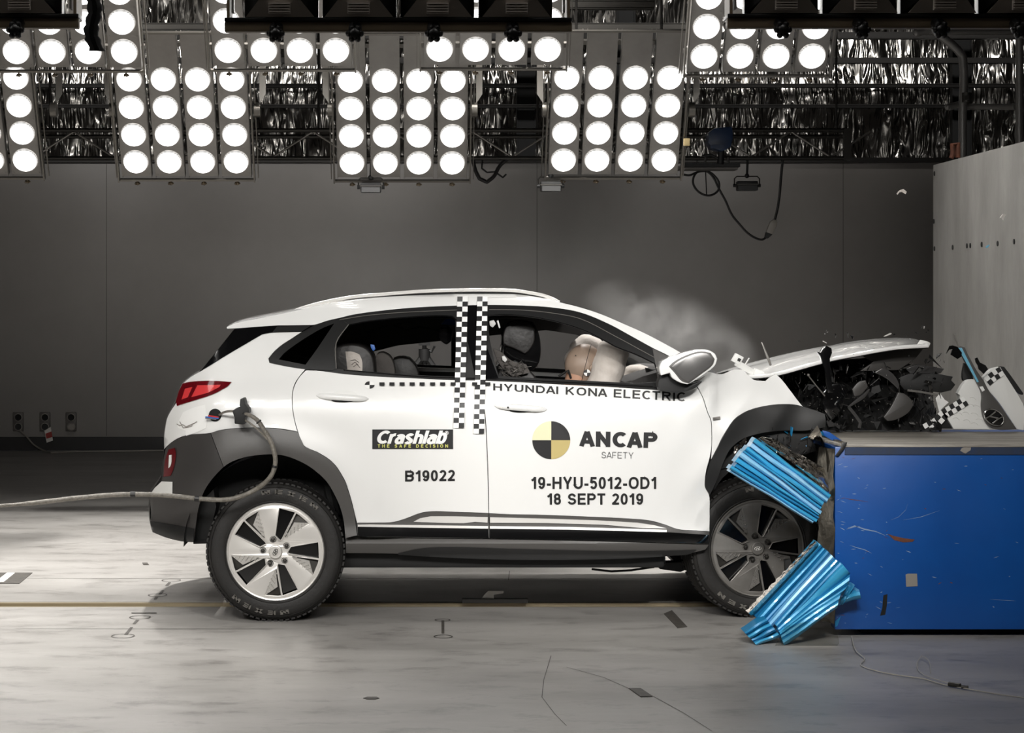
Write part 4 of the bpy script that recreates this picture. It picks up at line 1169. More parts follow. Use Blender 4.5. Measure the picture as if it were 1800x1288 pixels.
# rear bench: two backrests and head restraints
slab('rear_seat_back', [(575, 690), (578, 625), (590, 608), (618, 604), (642, 610), (655, 625), (660, 660), (662, 700)], .38, .45, 'seat_black', car, bevel=.04, smooth=60)
slab('seat_label', [(607, 617.5), (620, 618), (632, 623), (636.5, 634), (637, 654), (611, 652.5)], .375, .006, 'airbag', car, bevel=.001)
mb = MB()
for (a, b, c_) in (((616, 634), (624, 632), (631, 637)), ((618, 641), (624, 636), (630, 642)), ((621, 645), (627, 640), (633, 646))): mb.tube([P(*a, .372), P(*b, .370), P(*c_, .372)], .0012, 5)
mb.build('label_print', 'cladding', car)
slab('rear_seat_middle', [(655, 700), (658, 640), (662, 622), (672, 620), (684, 626), (692, 640), (694, 700)], .75, .35, 'seat_grey', car, bevel=.03, smooth=60)
slab('rear_seat_back', [(688, 700), (690, 632), (702, 628), (720, 630), (731, 642), (738, 662), (740, 700)], 1.05, .4, 'seat_black', car, bevel=.03, smooth=60)
slab('blue_clip', [(651, 605), (658, 606), (660, 614), (656, 617), (652, 611)], .4, .02, 'blue_light', car)
# measuring gear hung from the roof lining
gear = slab('roof_camera', [(773, 575), (790, 572), (796, 582), (793, 600), (785, 606), (776, 600), (771, 588)], .6, .12, 'gloss_black', car, bevel=.01)
slab('camera_hood', [(783, 561), (796, 561), (803, 566), (804, 572), (776, 570)], .55, .1, 'blue_light', car)
mb = MB(); mb.tube([P(690, 572, .7), P(715, 580, .7), (P(740, 574, .7)), P(775, 582, .65)], .006, 6); mb.tube([P(640, 585, .8), P(680, 572, .8), P(720, 566, .8)], .004, 6); mb.build('roof_cable', 'black', car)
# driver's seat, thrown back
hr = slab('head_restraint', [(884, 592), (886, 578), (893, 567), (905, 562.5), (925, 563), (938, 566), (947, 585), (951, 610), (948, 636), (938, 650), (928, 655), (915, 650), (897, 640), (884, 622)], .5, .26, 'gloss_black', car, bevel=.05, smooth=60)
slab('seat_cushion_face', [(884, 592), (890, 574), (902, 566), (930, 567), (940, 578), (939, 600), (930, 616), (923, 622), (905, 613), (885, 606)], .47, .05, 'seat_black', car, bevel=.018, smooth=60)
slab('front_seat_back', [(850, 760), (868, 668), (885, 640), (905, 636), (930, 650), (945, 668), (950, 760)], .46, .45, 'seat_black', car, bevel=.05, smooth=60)
mb = MB(); mb.tube([P(882, 606, .42), P(880, 615, .42), P(881, 630, .42), P(884, 640, .42)], .006, 8); mb.tube([P(888, 604, .42), P(885, 612, .42), P(884, 628, .42)], .004, 8); mb.build('chrome_post', 'chrome', car)
slab('belt_webbing', [(866, 612), (880, 618), (900, 634), (925, 640), (932, 655), (900, 662), (878, 640)], .4, .03, 'seat_grey', car)
slab('reflective_tag', [(860, 564), (868, 562), (872, 569), (866, 576), (861, 572)], .3, .01, 'tape_white', car, sm=False)
slab('reflective_tag', [(873, 564), (876, 562), (880, 576), (877, 577)], .3, .01, 'tape_white', car, sm=False)
slab('reflective_tag', [(882, 626), (887, 625), (892, 632), (888, 637), (883, 633)], .38, .01, 'tape_white', car, sm=False)
mb = MB(); random.seed(3)
for k in range(26):
    a = P(random.uniform(870, 925), random.uniform(640, 664), .38); mb.tube([a, a + Vector((random.uniform(-.04, .04), .02, random.uniform(-.03, .03))), a + Vector((random.uniform(-.05, .05), 0, random.uniform(-.03, .03)))], .0022, 5)
o = mb.build('tangled_wires', 'grey_metal', car); o['kind'] = 'stuff'
mb = MB(); mb.prism([P(a, b, .35) for a, b in ((1090, 700), (1100, 672), (1130, 660), (1165, 650), (1200, 652), (1230, 668), (1230, 700))], (0, 1.2, 0)); mb.build('dashboard', 'lining', car, bevel=.02)
slab('dash_bracket', [(1135, 646), (1158, 650), (1150, 668), (1142, 676), (1138, 660)], .5, .05, 'dark_trim', car, sm=False)
# airbags
def bag(name, a, b, r, Y, parent, label=None, R=18):
    A = P(*a, Y); B = P(*b, Y); mb = MB(); rows = []; ax = (B - A).normalized(); u = ax.cross(Vector((0, 1, 0))).normalized(); v = Vector((0, 1, 0)); L = (B - A).length
    for i in range(19):
        t = i / 18; e = min(t, 1 - t) * L / r; k = math.sqrt(max(0, 1 - (1 - min(1, e * 1.3)) ** 2)) * (1 + .04 * math.sin(t * 17)) + .01
        rows.append([A + (B - A) * t + (u * math.cos(q) * r + v * math.sin(q) * r * 1.0) * k * (1 + .025 * math.sin(5 * q + 3 * t)) for q in [2 * PI * j / 28 for j in range(28)]])
    mb.grid(rows, closed=True); mb.add(rows[0], [tuple(range(28))]); mb.add(rows[-1], [tuple(range(28))])
    o = mb.build(name, 'airbag', parent, smooth=70)
    if label: o['label'] = label
    return o
sb = bag('airbag', (1084, 598), (1052, 700), .082, .42, car, 'pale inflated side airbag beside the dummy head')
bag('airbag', (1055, 596), (1010, 660), .11, .85, car, 'rounded driver airbag behind the dummy head')
bag('airbag', (1125, 640), (1118, 700), .09, .9, car, 'slack airbag near the dashboard')

# --- the crash test dummy in the driver's seat
dm = thing('crash_test_dummy', (P(1025, 640, .55).x, .55, .45), 'tan crash test dummy with smooth bald head leaning into a pale airbag', 'dummy')
hc = P(1026, 642, .50)
mb = MB(); rows = []
for i in range(25):
    th = PI * i / 24; row = []
    for k in range(36):
        a = 2 * PI * k / 36
        x, y, z = math.sin(th) * math.cos(a), math.sin(th) * math.sin(a), math.cos(th)
        fx = 1.0
        if x > 0: fx = .92 + (.10 * math.exp(-((z + .1) / .16) ** 2 - (y / .22) ** 2))          # nose
        if z < -.2: fx *= 1 - .12 * (-.2 - z); y *= 1 - .25 * (-.2 - z)                           # jaw
        if x > 0: fx -= .05 * math.exp(-((z - .12) / .1) ** 2 - ((abs(y) - .4) / .16) ** 2)       # eye hollows
        row.append(Vector((x * .098 * fx, y * .078, z * .112)))
    rows.append(row)
mb.grid(rows, closed=True)
Rh = Matrix.Rotation(math.radians(14), 4, 'Y')
mb.xf(Matrix.Translation(hc) @ Rh); hd = mb.build('head', 'skin_tan', dm, smooth=80)
mb = MB(); q = []
for k in range(41):
    a = 2 * PI * k / 40; q.append(Rh.to_3x3() @ Vector((.012 + .01 * math.cos(a), .0785 * math.cos(a), .1125 * math.sin(a))) + hc)
mb.tube(q, .0014, 6); mb.build('skull_cap_seam', 'black', hd)
mb = MB(); c = P(1010, 624, .50) + Vector((0, -.075, 0)); mb.cyl(c, c + Vector((0, .01, 0)), .003, 8); mb.build('cap_screw', 'black', hd)
for sx in (0, 1):
    mb = MB(); ec = hc + Vector((.035, -.078 if not sx else .078, -.01)); mb.ball(ec, (.012, .008, .018), 10, 8); mb.build('ear', 'skin_tan', hd)
mb = MB(); c = P(1032, 655, .42)
for a0, mi in ((0, 0), (90, 1), (180, 0), (270, 1)):
    mb.add([c] + [c + Vector((.017 * math.cos(math.radians(a0 + 15 * j)), 0, .017 * math.sin(math.radians(a0 + 15 * j)))) for j in range(7)], [tuple(range(8))], mi)
mb.build('head_target', ['tape_white', 'print_black'], hd, smooth=0)
mb = MB(); mb.tube([hc + Vector((-.03, 0, -.05)), hc + Vector((-.05, 0, -.13)), hc + Vector((-.07, 0, -.2))], [.062, .058, .07], 20); mb.build('neck', 'skin_orange', dm)
mb = MB(); a = P(992, 655, .45); mb.tube([a + Vector((-.03, 0, -.02)), a, a + Vector((.02, 0, .012)), a + Vector((.035, 0, -.03))], .006, 8); mb.build('instrument_cable', 'black', dm)
# body: one skinned surface
def skin_body(name, joints, edges, m, parent):
    me = bpy.data.meshes.new(name); L = Vector(parent.location)
    me.from_pydata([Vector(j[0]) - L for j in joints], edges, [])
    o = bpy.data.objects.new(name, me); COL.objects.link(o); o.parent = parent
    md = o.modifiers.new('skin', 'SKIN'); sub = o.modifiers.new('sub', 'SUBSURF'); sub.levels = sub.render_levels = 2
    for i, j in enumerate(joints):
        me.skin_vertices[0].data[i].radius = (j[1], j[1])
    me.skin_vertices[0].data[0].use_root = True
    me.materials.append(M[m]); md.use_smooth_shade = True
    return o
hx, hz = hc.x, hc.z
J = [((hx - .30, .55, .62), .13), ((hx - .20, .55, .82), .13), ((hx - .10, .55, .98), .13), ((hx - .08, .52, hz - .17), .07),
     ((hx - .10, .37, 1.02), .065), ((hx + .02, .30, .84), .05), ((hx + .22, .36, .90), .04), ((hx + .30, .40, .95), .03),
     ((hx - .10, .73, 1.02), .065), ((hx + .02, .80, .84), .05), ((hx + .22, .74, .90), .04), ((hx + .30, .70, .95), .03),
     ((hx - .10, .46, .60), .09), ((hx + .18, .44, .66), .075), ((hx + .38, .44, .45), .055), ((hx + .45, .44, .40), .05),
     ((hx - .10, .66, .60), .09), ((hx + .18, .68, .66), .075), ((hx + .38, .68, .45), .055), ((hx + .45, .68, .40), .05)]
if not hasattr(bpy.types.Mesh, 'skin_vertices'): pass
me_ = bpy.data.meshes.new('x'); bpy.data.meshes.remove(me_)
def body():
    E = [(0, 1), (1, 2), (2, 3), (2, 4), (4, 5), (5, 6), (6, 7), (2, 8), (8, 9), (9, 10), (10, 11), (0, 12), (12, 13), (13, 14), (14, 15), (0, 16), (16, 17), (17, 18), (18, 19)]
    me = bpy.data.meshes.new('body'); L = Vector(dm.location)
    me.from_pydata([Vector(j[0]) - L for j in J], E, [])
    o = bpy.data.objects.new('body', me); COL.objects.link(o); o.parent = dm
    md = o.modifiers.new('skin', 'SKIN'); sub = o.modifiers.new('sub', 'SUBSURF'); sub.levels = sub.render_levels = 2
    if not me.skin_vertices:
        bpy.context.view_layer.objects.active = o; o.select_set(True)
        bpy.ops.mesh.customdata_skin_add()
    for i, j in enumerate(J): me.skin_vertices[0].data[i].radius = (j[1], j[1])
    me.skin_vertices[0].data[0].use_root = True
    me.materials.append(M['shirt']); md.use_smooth_shade = True
body()

# =================================================================== BARRIER
YB = -.45
XB = (1466 - CX) * (10 + YB) / F
XG = (1640 - CX) * 13.5 / F
zt = CAMH - (781 - CY) * (10 + YB) / F
blk = thing('barrier_block', (2.6, .2, 0), 'large scratched blue steel barrier block with a pale strip along its top', 'barrier')
mb = MB(); mb.box(((XB + XG) / 2, YB + .05, (.035 + zt - .013) / 2), (XG - XB - .01, .1, zt - .048)); sp = mb.build('side_plate', 'barrier_blue', blk, bevel=.004)
mb = MB(); mb.box(((XB + .13 + XG) / 2, .3, (.035 + zt - .03) / 2), (XG - XB - .14, 1.42, zt - .06)); mb.build('core', 'barrier_blue', blk)
mb = MB(); mb.box(((XB + XG) / 2 + .05, .3, .0175), (XG - XB - .2, 1.3, .033)); mb.build('plinth', 'deep_black', blk)
mb = MB(); mb.box(((XB + XG) / 2, .21, zt - .022), (XG - XB - .02, 1.22, .018)); mb.build('top_plate', 'barrier_blue', blk)
mb = MB(); a = P(1481, 0, YB).x; mb.prism([Vector((a, YB - .004, zt - .012)), Vector((XG - .01, YB - .004, zt - .012)), Vector((XG - .01, .47, zt - .012)), Vector((XB - .04, .47, zt - .012))], (0, 0, .012)); mb.build('top_strip', 'wood_strip', blk, bevel=.002)
mb = MB(); mb.box(((XB + XG) / 2 + .02, YB - .004, zt - .030), (XG - XB - .06, .008, .034)); mb.build('edge_band', 'barrier_edge', blk)
mb = MB(); mb.box((XB + .055, YB + .5, .48), (.02, .9, .86)); mb.build('face_plate', 'alu_sheet', blk)
mb = MB(); rows = []
for i in range(14):
    z = .06 + (zt - .08) * i / 13; rows.append([Vector((XB - .05 * (j / 6) + .006 * math.sin(i * 2.1 + j), YB - .003 + .14 * j / 6, z + .004 * math.sin(j * 3))) for j in range(7)])
mb.grid(rows); mb.build('edge_sheet', 'alu_sheet', blk)
# paint patches and knocks on the side plate
def mark(name, pts, m, Y, par, t=.002): 
    mb = MB(); mb.prism([P(a, b, Y - t) for a, b in pts], (0, t * .9, 0)); return mb.build(name, m, par, smooth=0)
mark('paper_patch', [(1592, 1010), (1596, 1008), (1612, 1008), (1613, 1030), (1593, 1031)], 'socket_light', YB, blk)
mark('paint_chip', [(1690, 788), (1694, 786), (1707, 786), (1706, 791), (1697, 797), (1693, 795), (1688, 792)], 'socket_light', YB - .008, blk)
mark('slot', [(1553, 1046), (1560, 1044), (1559, 1064), (1556, 1080), (1547, 1082), (1551, 1068)], 'deep_black', YB, blk)
mark('rubbed_patch', [(1560, 938), (1572, 942), (1590, 946), (1608, 948), (1604, 952), (1588, 953), (1572, 949)], 'rust', YB, blk)
mark('bare_corner', [(1468, 1092), (1478, 1083), (1472, 1100), (1468, 1102)], 'honey_dark', YB, blk)
random.seed(11)
mb = MB()
def scratch(pts, w0, mi):
    q = [P(a, b, YB - .0008) for a, b in pts]; vs = []
    for i, p in enumerate(q):
        ww = w0 * (1 - abs(2 * i / (len(q) - 1) - 1) * .8) / 358; vs += [p + Vector((0, 0, ww)), p - Vector((0, 0, ww))]
    mb.add(vs, [(2 * i, 2 * i + 1, 2 * i + 3, 2 * i + 2) for i in range(len(q) - 1)], mi)
scratch([(1490, 928), (1502, 924), (1520, 930), (1540, 934), (1556, 941)], 1.2, 0); scratch([(1488, 930), (1500, 926), (1512, 925)], .8, 0)
scratch([(1494, 958), (1505, 962), (1520, 966), (1532, 972)], .8, 0); scratch([(1566, 914), (1580, 908), (1592, 896), (1596, 884)], .4, 0); scratch([(1588, 914), (1620, 908), (1652, 897)], .4, 0)
scratch([(1486, 876), (1500, 878), (1526, 882)], .6, 1); scratch([(1505, 797), (1520, 795), (1535, 792)], .5, 1); scratch([(1740, 1053), (1770, 1055), (1786, 1056)], .4, 0)
for k in range(70):
    x = 1470 + 90 * random.random() ** 1.6 if k < 46 else random.uniform(1470, 1795); y = random.uniform(800, 1095); L = random.uniform(1, 5); a = random.uniform(-.6, .6)
    scratch([(x, y), (x + L, y + a * L), (x + 2 * L, y + 2 * a * L)], random.uniform(.3, .8), 1 if random.random() < .22 else 0)
o = mb.build('scratches', ['scratch', 'rust'], blk, smooth=0, recalc=False); o['kind'] = 'stuff'

# tall grey concrete face the block is bolted to
zg = CAMH + (CY - 290) * 13.5 / F
gw = thing('barrier_wall', (XG + .5, 1.0, 0), 'tall grey concrete crash wall rising behind the blue block at right', 'wall')
mb = MB(); mb.box((XG + .5, .9, zg / 2), (1.0, 5.2, zg)); mb.build('body', 'concrete_wall', gw, bevel=.006)
mb = MB()
for px, py in ((1675, 434.6), (1700, 432), (1706, 431.5), (1726, 429.5), (1754, 428), (1783, 424.6), (1643, 305), (1642, 389), (1643, 437)):
    d = XG * F / (px - CX); z = CAMH - (py - CY) * d / F; mb.cyl((XG - .004, d - 10, z), (XG + .01, d - 10, z), .016, 10)
mb.build('bolt_holes', 'hole', gw)
# guard rail pipes on top
YP = 4.4
gp = thing('pipe_rail', P(1690, 275, YP), 'bent grey steel pipe rail standing on the tall concrete wall', 'rail')
q = cr([P(1612, 57, YP), P(1640, 53, YP), P(1652, 62, YP), P(1690, 96, YP), P(1693, 108, YP), P(1692, 200, YP), P(1692, 282, YP)], False, 4, 60)
mb = MB(); mb.tube(q, .03, 14); mb.ball(P(1612, 57, YP), .031, 12, 8); mb.build('bent_pipe', 'pipe', gp)
mb = MB(); mb.cyl(P(1625, 56, YP + .3), P(1830, 55, YP + .3), .026, 12); mb.build('top_pipe', 'pipe', gp)
mb = MB(); mb.cyl(P(1792, 40, YP - .5), P(1792, 262, YP - .5), .026, 14); mb.build('upright_pipe', 'pipe', gp)
mb = MB(); mb.cyl(P(1668, 188, YP), P(1700, 180, YP + .05), .024, 12); mb.ball(P(1666, 188, YP), .024, 10, 6); mb.cyl(P(1696, 187, YP + .1), P(1786, 188, YP - .4), .022, 12); mb.build('middle_pipe', 'pipe', gp)
mb = MB(); mb.cyl(P(1699, 163, YP - .02), P(1699, 180, YP - .02), .036, 12); mb.box(P(1699, 172, YP - .05), (.03, .03, .03)); mb.build('pipe_clamp', 'dark_metal', gp)
mb = MB(); mb.tube([P(1672, 278, 3.4), P(1675, 270, 3.4), P(1674, 254, 3.4), P(1684, 252, 3.4), P(1684, 277, 3.4)], .016, 8); mb.box(P(1679, 264, 3.42), (.035, .03, .09))
mb.build('rusty_lug', 'rust', None, label='small rusty brown lifting lug on top of the concrete wall beside the bent pipe', cat='lug')

# =================================================================== CRUSHED HONEYCOMB
def pleats(name, base, label, A0, A1, B0, B1, n, Y0, mats, seed, fan=0.0, depth=.10, jag=3, dY=0):
    """sheets stacked from edge line A0-A1 to edge line B0-B1 (pixels); each sheet is a part"""
    random.seed(seed)
    t = thing(name, base, label, 'honeycomb')
    A0, A1, B0, B1 = [Vector(v) for v in (A0, A1, B0, B1)]
    ta = [0]; tb = [0]
    for i in range(n): ta.append(ta[-1] + random.uniform(.5, 1.5)); tb.append(tb[-1] + random.uniform(.5, 1.5))
    ta = [v / ta[-1] for v in ta]; tb = [v / tb[-1] for v in tb]
    for i in range(n):
        mb = MB(); rows = []; SN = 9; ja = random.uniform(-jag, jag); jb = random.uniform(-jag, jag); w0 = random.uniform(0, 6)
        for k in range(SN):
            s = k / (SN - 1); row = []
            for (f, dy) in ((0, .0), (.2, -.016), (.55, -.02), (.85, -.014), (1.03, .02)):
                pa = A0.lerp(A1, ta[i] + (ta[i + 1] - ta[i]) * f); pb = B0.lerp(B1, tb[i] + (tb[i + 1] - tb[i]) * f)
                dr = (pb - pa).normalized(); p = pa - dr * ja + (pb - pa + dr * (jb + ja)) * s
                wob = 1.1 * math.sin(s * 7 + w0) * (1 - abs(2 * s - 1))
                row.append(P(p.x - dr.y * wob, p.y + dr.x * wob, Y0 + dY * ((pa - A0).length / max(1, (A1 - A0).length)) + dy + .012 * math.sin(s * 5 + w0 * 2 + f)))
            rows.append(row)
        back = [[v + Vector((0, depth, 0)) for v in r[::-1]] for r in rows]
        mb.grid([r + b for r, b in zip(rows, back)], closed=True)
        mb.add(rows[0] + back[0], [tuple(range(10))]); mb.add(rows[-1] + back[-1], [tuple(range(10))])
        mb.build('foil_sheet', mats[i % len(mats)], t, smooth=50)
    return t
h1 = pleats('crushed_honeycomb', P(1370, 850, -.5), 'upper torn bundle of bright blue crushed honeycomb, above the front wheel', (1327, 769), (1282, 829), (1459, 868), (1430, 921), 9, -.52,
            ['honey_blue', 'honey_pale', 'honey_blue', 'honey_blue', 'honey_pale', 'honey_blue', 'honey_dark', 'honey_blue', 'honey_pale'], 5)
mb = MB(); rows = []
e0 = cr(v2([(1340, 767), (1362, 772), (1388, 790), (1410, 800), (1430, 812), (1448, 822), (1456, 846)]), False, 4); e1 = cr(v2([(1333, 770), (1358, 790), (1382, 806), (1404, 822), (1424, 838), (1444, 856), (1458, 868)]), False, 4)
for a, b in zip(e0, e1):
    rows.append([P(a.x + (b.x - a.x) * s, a.y + (b.y - a.y) * s, -.44 - .07 * math.sin(PI * s * .5) + .008 * math.sin(s * 16 + a.x * .1)) for s in [k / 10 for k in range(11)]])
mb.grid(rows); mb.build('bright_foil', 'foil_bright', h1, smooth=50, recalc=False)
mb = MB(); rows = []   # curled lip of cladding sheet
cl = cr(v2([(1340, 766), (1362, 768), (1380, 782), (1398, 794), (1412, 800), (1422, 796), (1428, 780), (1432, 768), (1440, 766), (1448, 776), (1452, 800), (1454, 830)]), False, 4, 80)
for p in cl: rows.append([P(p.x, p.y, -.40), P(p.x, p.y, -.2), P(p.x + 1, p.y, .05)])
mb.grid(rows); mb.build('curled_sheet', 'sheet_dark', h1, smooth=60)
mb = MB(); mb.prism([P(a, b, -.2) for a, b in ((1421, 768), (1437, 748), (1444, 762), (1449, 790), (1440, 766), (1430, 772))], (0, .01, 0)); mb.build('torn_flap', 'alu_sheet', h1)
slab('blue_flap', [(1445, 756), (1458, 759), (1484, 777), (1468, 777), (1449, 766)], -.2, .01, 'barrier_blue', h1, sm=False)
slab('torn_tape', [(1490, 777), (1484, 790), (1474, 802), (1468, 801), (1478, 787), (1480, 778)], YB - .02, .006, 'print_black', blk, sm=False)
h2 = pleats('crushed_honeycomb', P(1400, 1136, -.7), 'lower fanned bundle of bright blue crushed honeycomb, leaning against the blue block', (1436, 954), (1318, 1078), (1492, 1008), (1347, 1104), 2, -.62, ['honey_blue'], 8, jag=1)
for ch in list(h2.children): bpy.data.objects.remove(ch)
def sheetpoly(t, a0, a1, b0, b1, m, Y, n=1, seed=0, nm='foil_sheet'):
    """one folded sheet from line a0-a1 (upper right end) to b0-b1 (lower left end)"""
    a0, a1, b0, b1 = [Vector(v) for v in (a0, a1, b0, b1)]; random.seed(seed); mb = MB(); rows = []; w0 = random.uniform(0, 6)
    for k in range(9):
        s = k / 8; row = []
        for f, dy in ((0, .005), (.25, -.014), (.6, -.018), (.88, -.008), (1.03, .016)):
            pa = a0.lerp(a1, f); pb = b0.lerp(b1, f); p = pa.lerp(pb, s)
            row.append(P(p.x, p.y + .8 * math.sin(6 * s + w0), Y + dy + .01 * math.sin(4 * s + w0)))
        rows.append(row)
    back = [[v + Vector((0, .09, 0)) for v in r[::-1]] for r in rows]
    mb.grid([r + b for r, b in zip(rows, back)], closed=True); mb.add(rows[0] + back[0], [tuple(range(10))]); mb.add(rows[-1] + back[-1], [tuple(range(10))])
    return mb.build(nm, m, t, smooth=50)
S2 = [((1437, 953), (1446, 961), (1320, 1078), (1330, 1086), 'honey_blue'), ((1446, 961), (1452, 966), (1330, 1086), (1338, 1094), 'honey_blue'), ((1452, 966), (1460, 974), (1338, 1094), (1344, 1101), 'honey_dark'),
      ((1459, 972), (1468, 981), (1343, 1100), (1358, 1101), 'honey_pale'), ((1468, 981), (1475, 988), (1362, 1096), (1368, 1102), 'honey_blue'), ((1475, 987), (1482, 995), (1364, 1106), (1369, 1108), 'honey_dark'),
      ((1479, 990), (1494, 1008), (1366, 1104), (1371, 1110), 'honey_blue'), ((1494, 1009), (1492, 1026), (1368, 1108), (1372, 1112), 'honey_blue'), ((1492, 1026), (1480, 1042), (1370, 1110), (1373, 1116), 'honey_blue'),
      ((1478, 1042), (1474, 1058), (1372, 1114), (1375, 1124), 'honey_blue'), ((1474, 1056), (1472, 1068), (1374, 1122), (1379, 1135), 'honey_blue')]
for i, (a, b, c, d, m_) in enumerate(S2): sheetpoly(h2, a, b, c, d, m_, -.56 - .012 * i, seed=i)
mb = MB(); rows = []
for k in range(30):
    s = k / 29; a = Vector((1432, 950)).lerp(Vector((1311, 1073)), s); b = Vector((1439, 956)).lerp(Vector((1321, 1082)), s); j = 1.4 * math.sin(k * 2.3)
    rows.append([P(a.x + j, a.y + j * .4, -.60), P((a.x + b.x) / 2, (a.y + b.y) / 2, -.635 + .008 * math.sin(k * 1.7)), P(b.x, b.y, -.62), P(b.x, b.y, -.5)])
mb.grid(rows); mb.build('bright_foil', 'foil_bright', h2, smooth=50)
sheetpoly(h2, (1490, 1030), (1474, 1062), (1503, 1028), (1482, 1062), 'honey_blue', -.55, seed=31)
sheetpoly(h2, (1478, 1046), (1478, 1060), (1510, 1036), (1514, 1052), 'honey_blue', -.56, seed=32)
for i in range(4):
    u0, u1 = i / 4, (i + 1) / 4
    L = lambda a, b, u: (a[0] + (b[0] - a[0]) * u, a[1] + (b[1] - a[1]) * u)
    sheetpoly(h2, L((1345, 1085), (1372, 1118), u0), L((1345, 1085), (1372, 1118), u1), L((1307, 1109), (1331, 1135), u0), L((1307, 1109), (1331, 1135), u1), 'honey_blue' if i % 2 else 'honey_dark', -.66, seed=40 + i)
mb = MB(); mb.prism([P(a, b, -.36) for a, b in ((1380, 985), (1390, 983), (1391, 1005), (1400, 1012), (1398, 1020), (1382, 1018))], (0, .04, 0)); mb.build('broken_bracket', 'black', h2)
slab('clear_sheet', [(1362, 1136), (1380, 1100), (1455, 1085), (1460, 1092), (1473, 1118), (1475, 1130), (1470, 1137), (1440, 1137.5)], -.70, .004, 'shard_clear', None, bevel=.001, label='curved clear plastic sheet standing on the floor under the lower honeycomb bundle', cat='plastic sheet')

# =================================================================== WRECKED NOSE
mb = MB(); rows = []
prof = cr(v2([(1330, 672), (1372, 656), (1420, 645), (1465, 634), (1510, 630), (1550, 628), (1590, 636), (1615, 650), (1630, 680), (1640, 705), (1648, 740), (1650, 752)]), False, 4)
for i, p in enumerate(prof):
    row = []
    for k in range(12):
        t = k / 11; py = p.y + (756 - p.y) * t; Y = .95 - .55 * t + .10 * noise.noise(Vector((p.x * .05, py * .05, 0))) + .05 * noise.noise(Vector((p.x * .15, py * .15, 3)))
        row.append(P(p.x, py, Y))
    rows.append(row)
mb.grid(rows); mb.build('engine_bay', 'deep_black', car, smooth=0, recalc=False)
random.seed(21)
def shard(mb, c, s, flat=.12, mi=0):
    n = random.randint(3, 6); R = Matrix.Rotation(random.uniform(0, 6), 3, 'X') @ Matrix.Rotation(random.uniform(0, 6), 3, 'Y') @ Matrix.Rotation(random.uniform(0, 6), 3, 'Z')
    an = sorted(random.uniform(0, 2 * PI) for _ in range(n)); ln = random.uniform(1, 2.4)
    pl = [R @ Vector((s * ln * math.cos(a) * random.uniform(.6, 1), s * math.sin(a) * random.uniform(.6, 1), 0)) + Vector(c) for a in an]
    mb.prism(pl, R @ Vector((0, 0, s * flat)), mi)
def inside(px, py):
    return 1335 < px < 1650 and py < 752 and py > 660 - (px - 1335) * .16 if px < 1560 else (px < 1650 and 640 < py < 752)
mb = MB()
for k in range(420):
    px, py = random.uniform(1335, 1655), random.uniform(625, 754)
    if px < 1420 and py > 690 + (px - 1380) * .3 - 10 and px < 1400: continue
    lim = 660 - (px - 1335) * .14
    if py < lim: continue
    shard(mb, P(px, py, random.uniform(.32, .6)), random.uniform(.006, .03), .15, random.choice((0, 0, 0, 0, 1, 1, 2, 3)))
o = mb.build('broken_plastic', ['black', 'gloss_black', 'smoked', 'rubble_grey'], car, smooth=20); o['kind'] = 'stuff'
mb = MB()
for k in range(150):
    px, py = random.uniform(1370, 1640), random.uniform(650, 752); shard(mb, P(px, py, random.uniform(.28, .34)), random.uniform(.0015, .0045), .4, random.choice((0, 1)))
o = mb.build('glass_crumbs', ['grey_metal', 'stripe_grey'], car, smooth=0); o['kind'] = 'stuff'
# recognisable bits
slab('headlamp_shell', [(1537, 655), (1551, 647), (1562, 651), (1574, 662), (1581, 676), (1579, 684), (1571, 676), (1558, 665), (1547, 659)], .27, .03, 'smoked', car, bevel=.004)
slab('headlamp_shell', [(1579, 689), (1590, 692), (1602, 702), (1606, 712), (1596, 726), (1574, 738), (1560, 740), (1553, 733), (1566, 715), (1574, 700)], .29, .03, 'rubble_grey', car, bevel=.006)
slab('headlamp_shell', [(1498, 684), (1510, 671), (1522, 668), (1526, 680), (1512, 694), (1502, 697)], .30, .02, 'rubble_grey', car, bevel=.004)
mb = MB(); q = cr([P(a, b, .26) for a, b in ((1490, 716), (1505, 705), (1518, 696), (1528, 684))], False, 4); mb.tube(q, [.004 + .006 * math.sin(PI * i / (len(q) - 1)) for i in range(len(q))], 6)
q = cr([P(a, b, .26) for a, b in ((1492, 716), (1502, 728), (1512, 742), (1510, 752))], False, 4); mb.tube(q, .009, 6); mb.build('curved_hose', 'smoked', car)
slab('bumper_beam', [(1582, 662), (1600, 656), (1650, 657), (1676, 662), (1672, 668), (1680, 676), (1672, 686), (1655, 690), (1620, 686), (1590, 686), (1582, 676)], .45, .14, 'black', car, bevel=.006, sm=False)
mb = MB(); mb.tube([P(1595, 686, .3), P(1615, 688, .3), P(1648, 694, .3)], .006, 6); mb.build('bare_rod', 'stripe_grey', car)
slab('radiator_shroud', [(1592, 648), (1612, 640), (1640, 644), (1660, 648), (1654, 656), (1630, 658), (1600, 656)], .5, .08, 'smoked', car, sm=False)
slab('motor_cover', [(1446, 690), (1460, 676), (1476, 672), (1488, 690), (1480, 720), (1462, 740), (1448, 720)], .36, .1, 'gloss_black', car, bevel=.01)
mb = MB(); mb.tube([P(1421, 660, .3), P(1435, 678, .3), P(1450, 696, .3)], .0035, 6); mb.ball(P(1421, 659, .3), .008, 8, 6); mb.build('strut_rod', 'grey_metal', car)
slab('torn_bracket', [(1446, 612), (1452, 607), (1462, 612), (1463, 620), (1459, 630), (1460, 650), (1465, 690), (1455, 690), (1450, 650), (1442, 626), (1436, 618), (1442, 619)], .22, .03, 'gloss_black', car, sm=False)
slab('wiper_arm', [(1338, 601), (1341, 602), (1354, 632), (1357, 642), (1353, 643), (1347, 627)], .3, .01, 'machined_dim', car, sm=False)
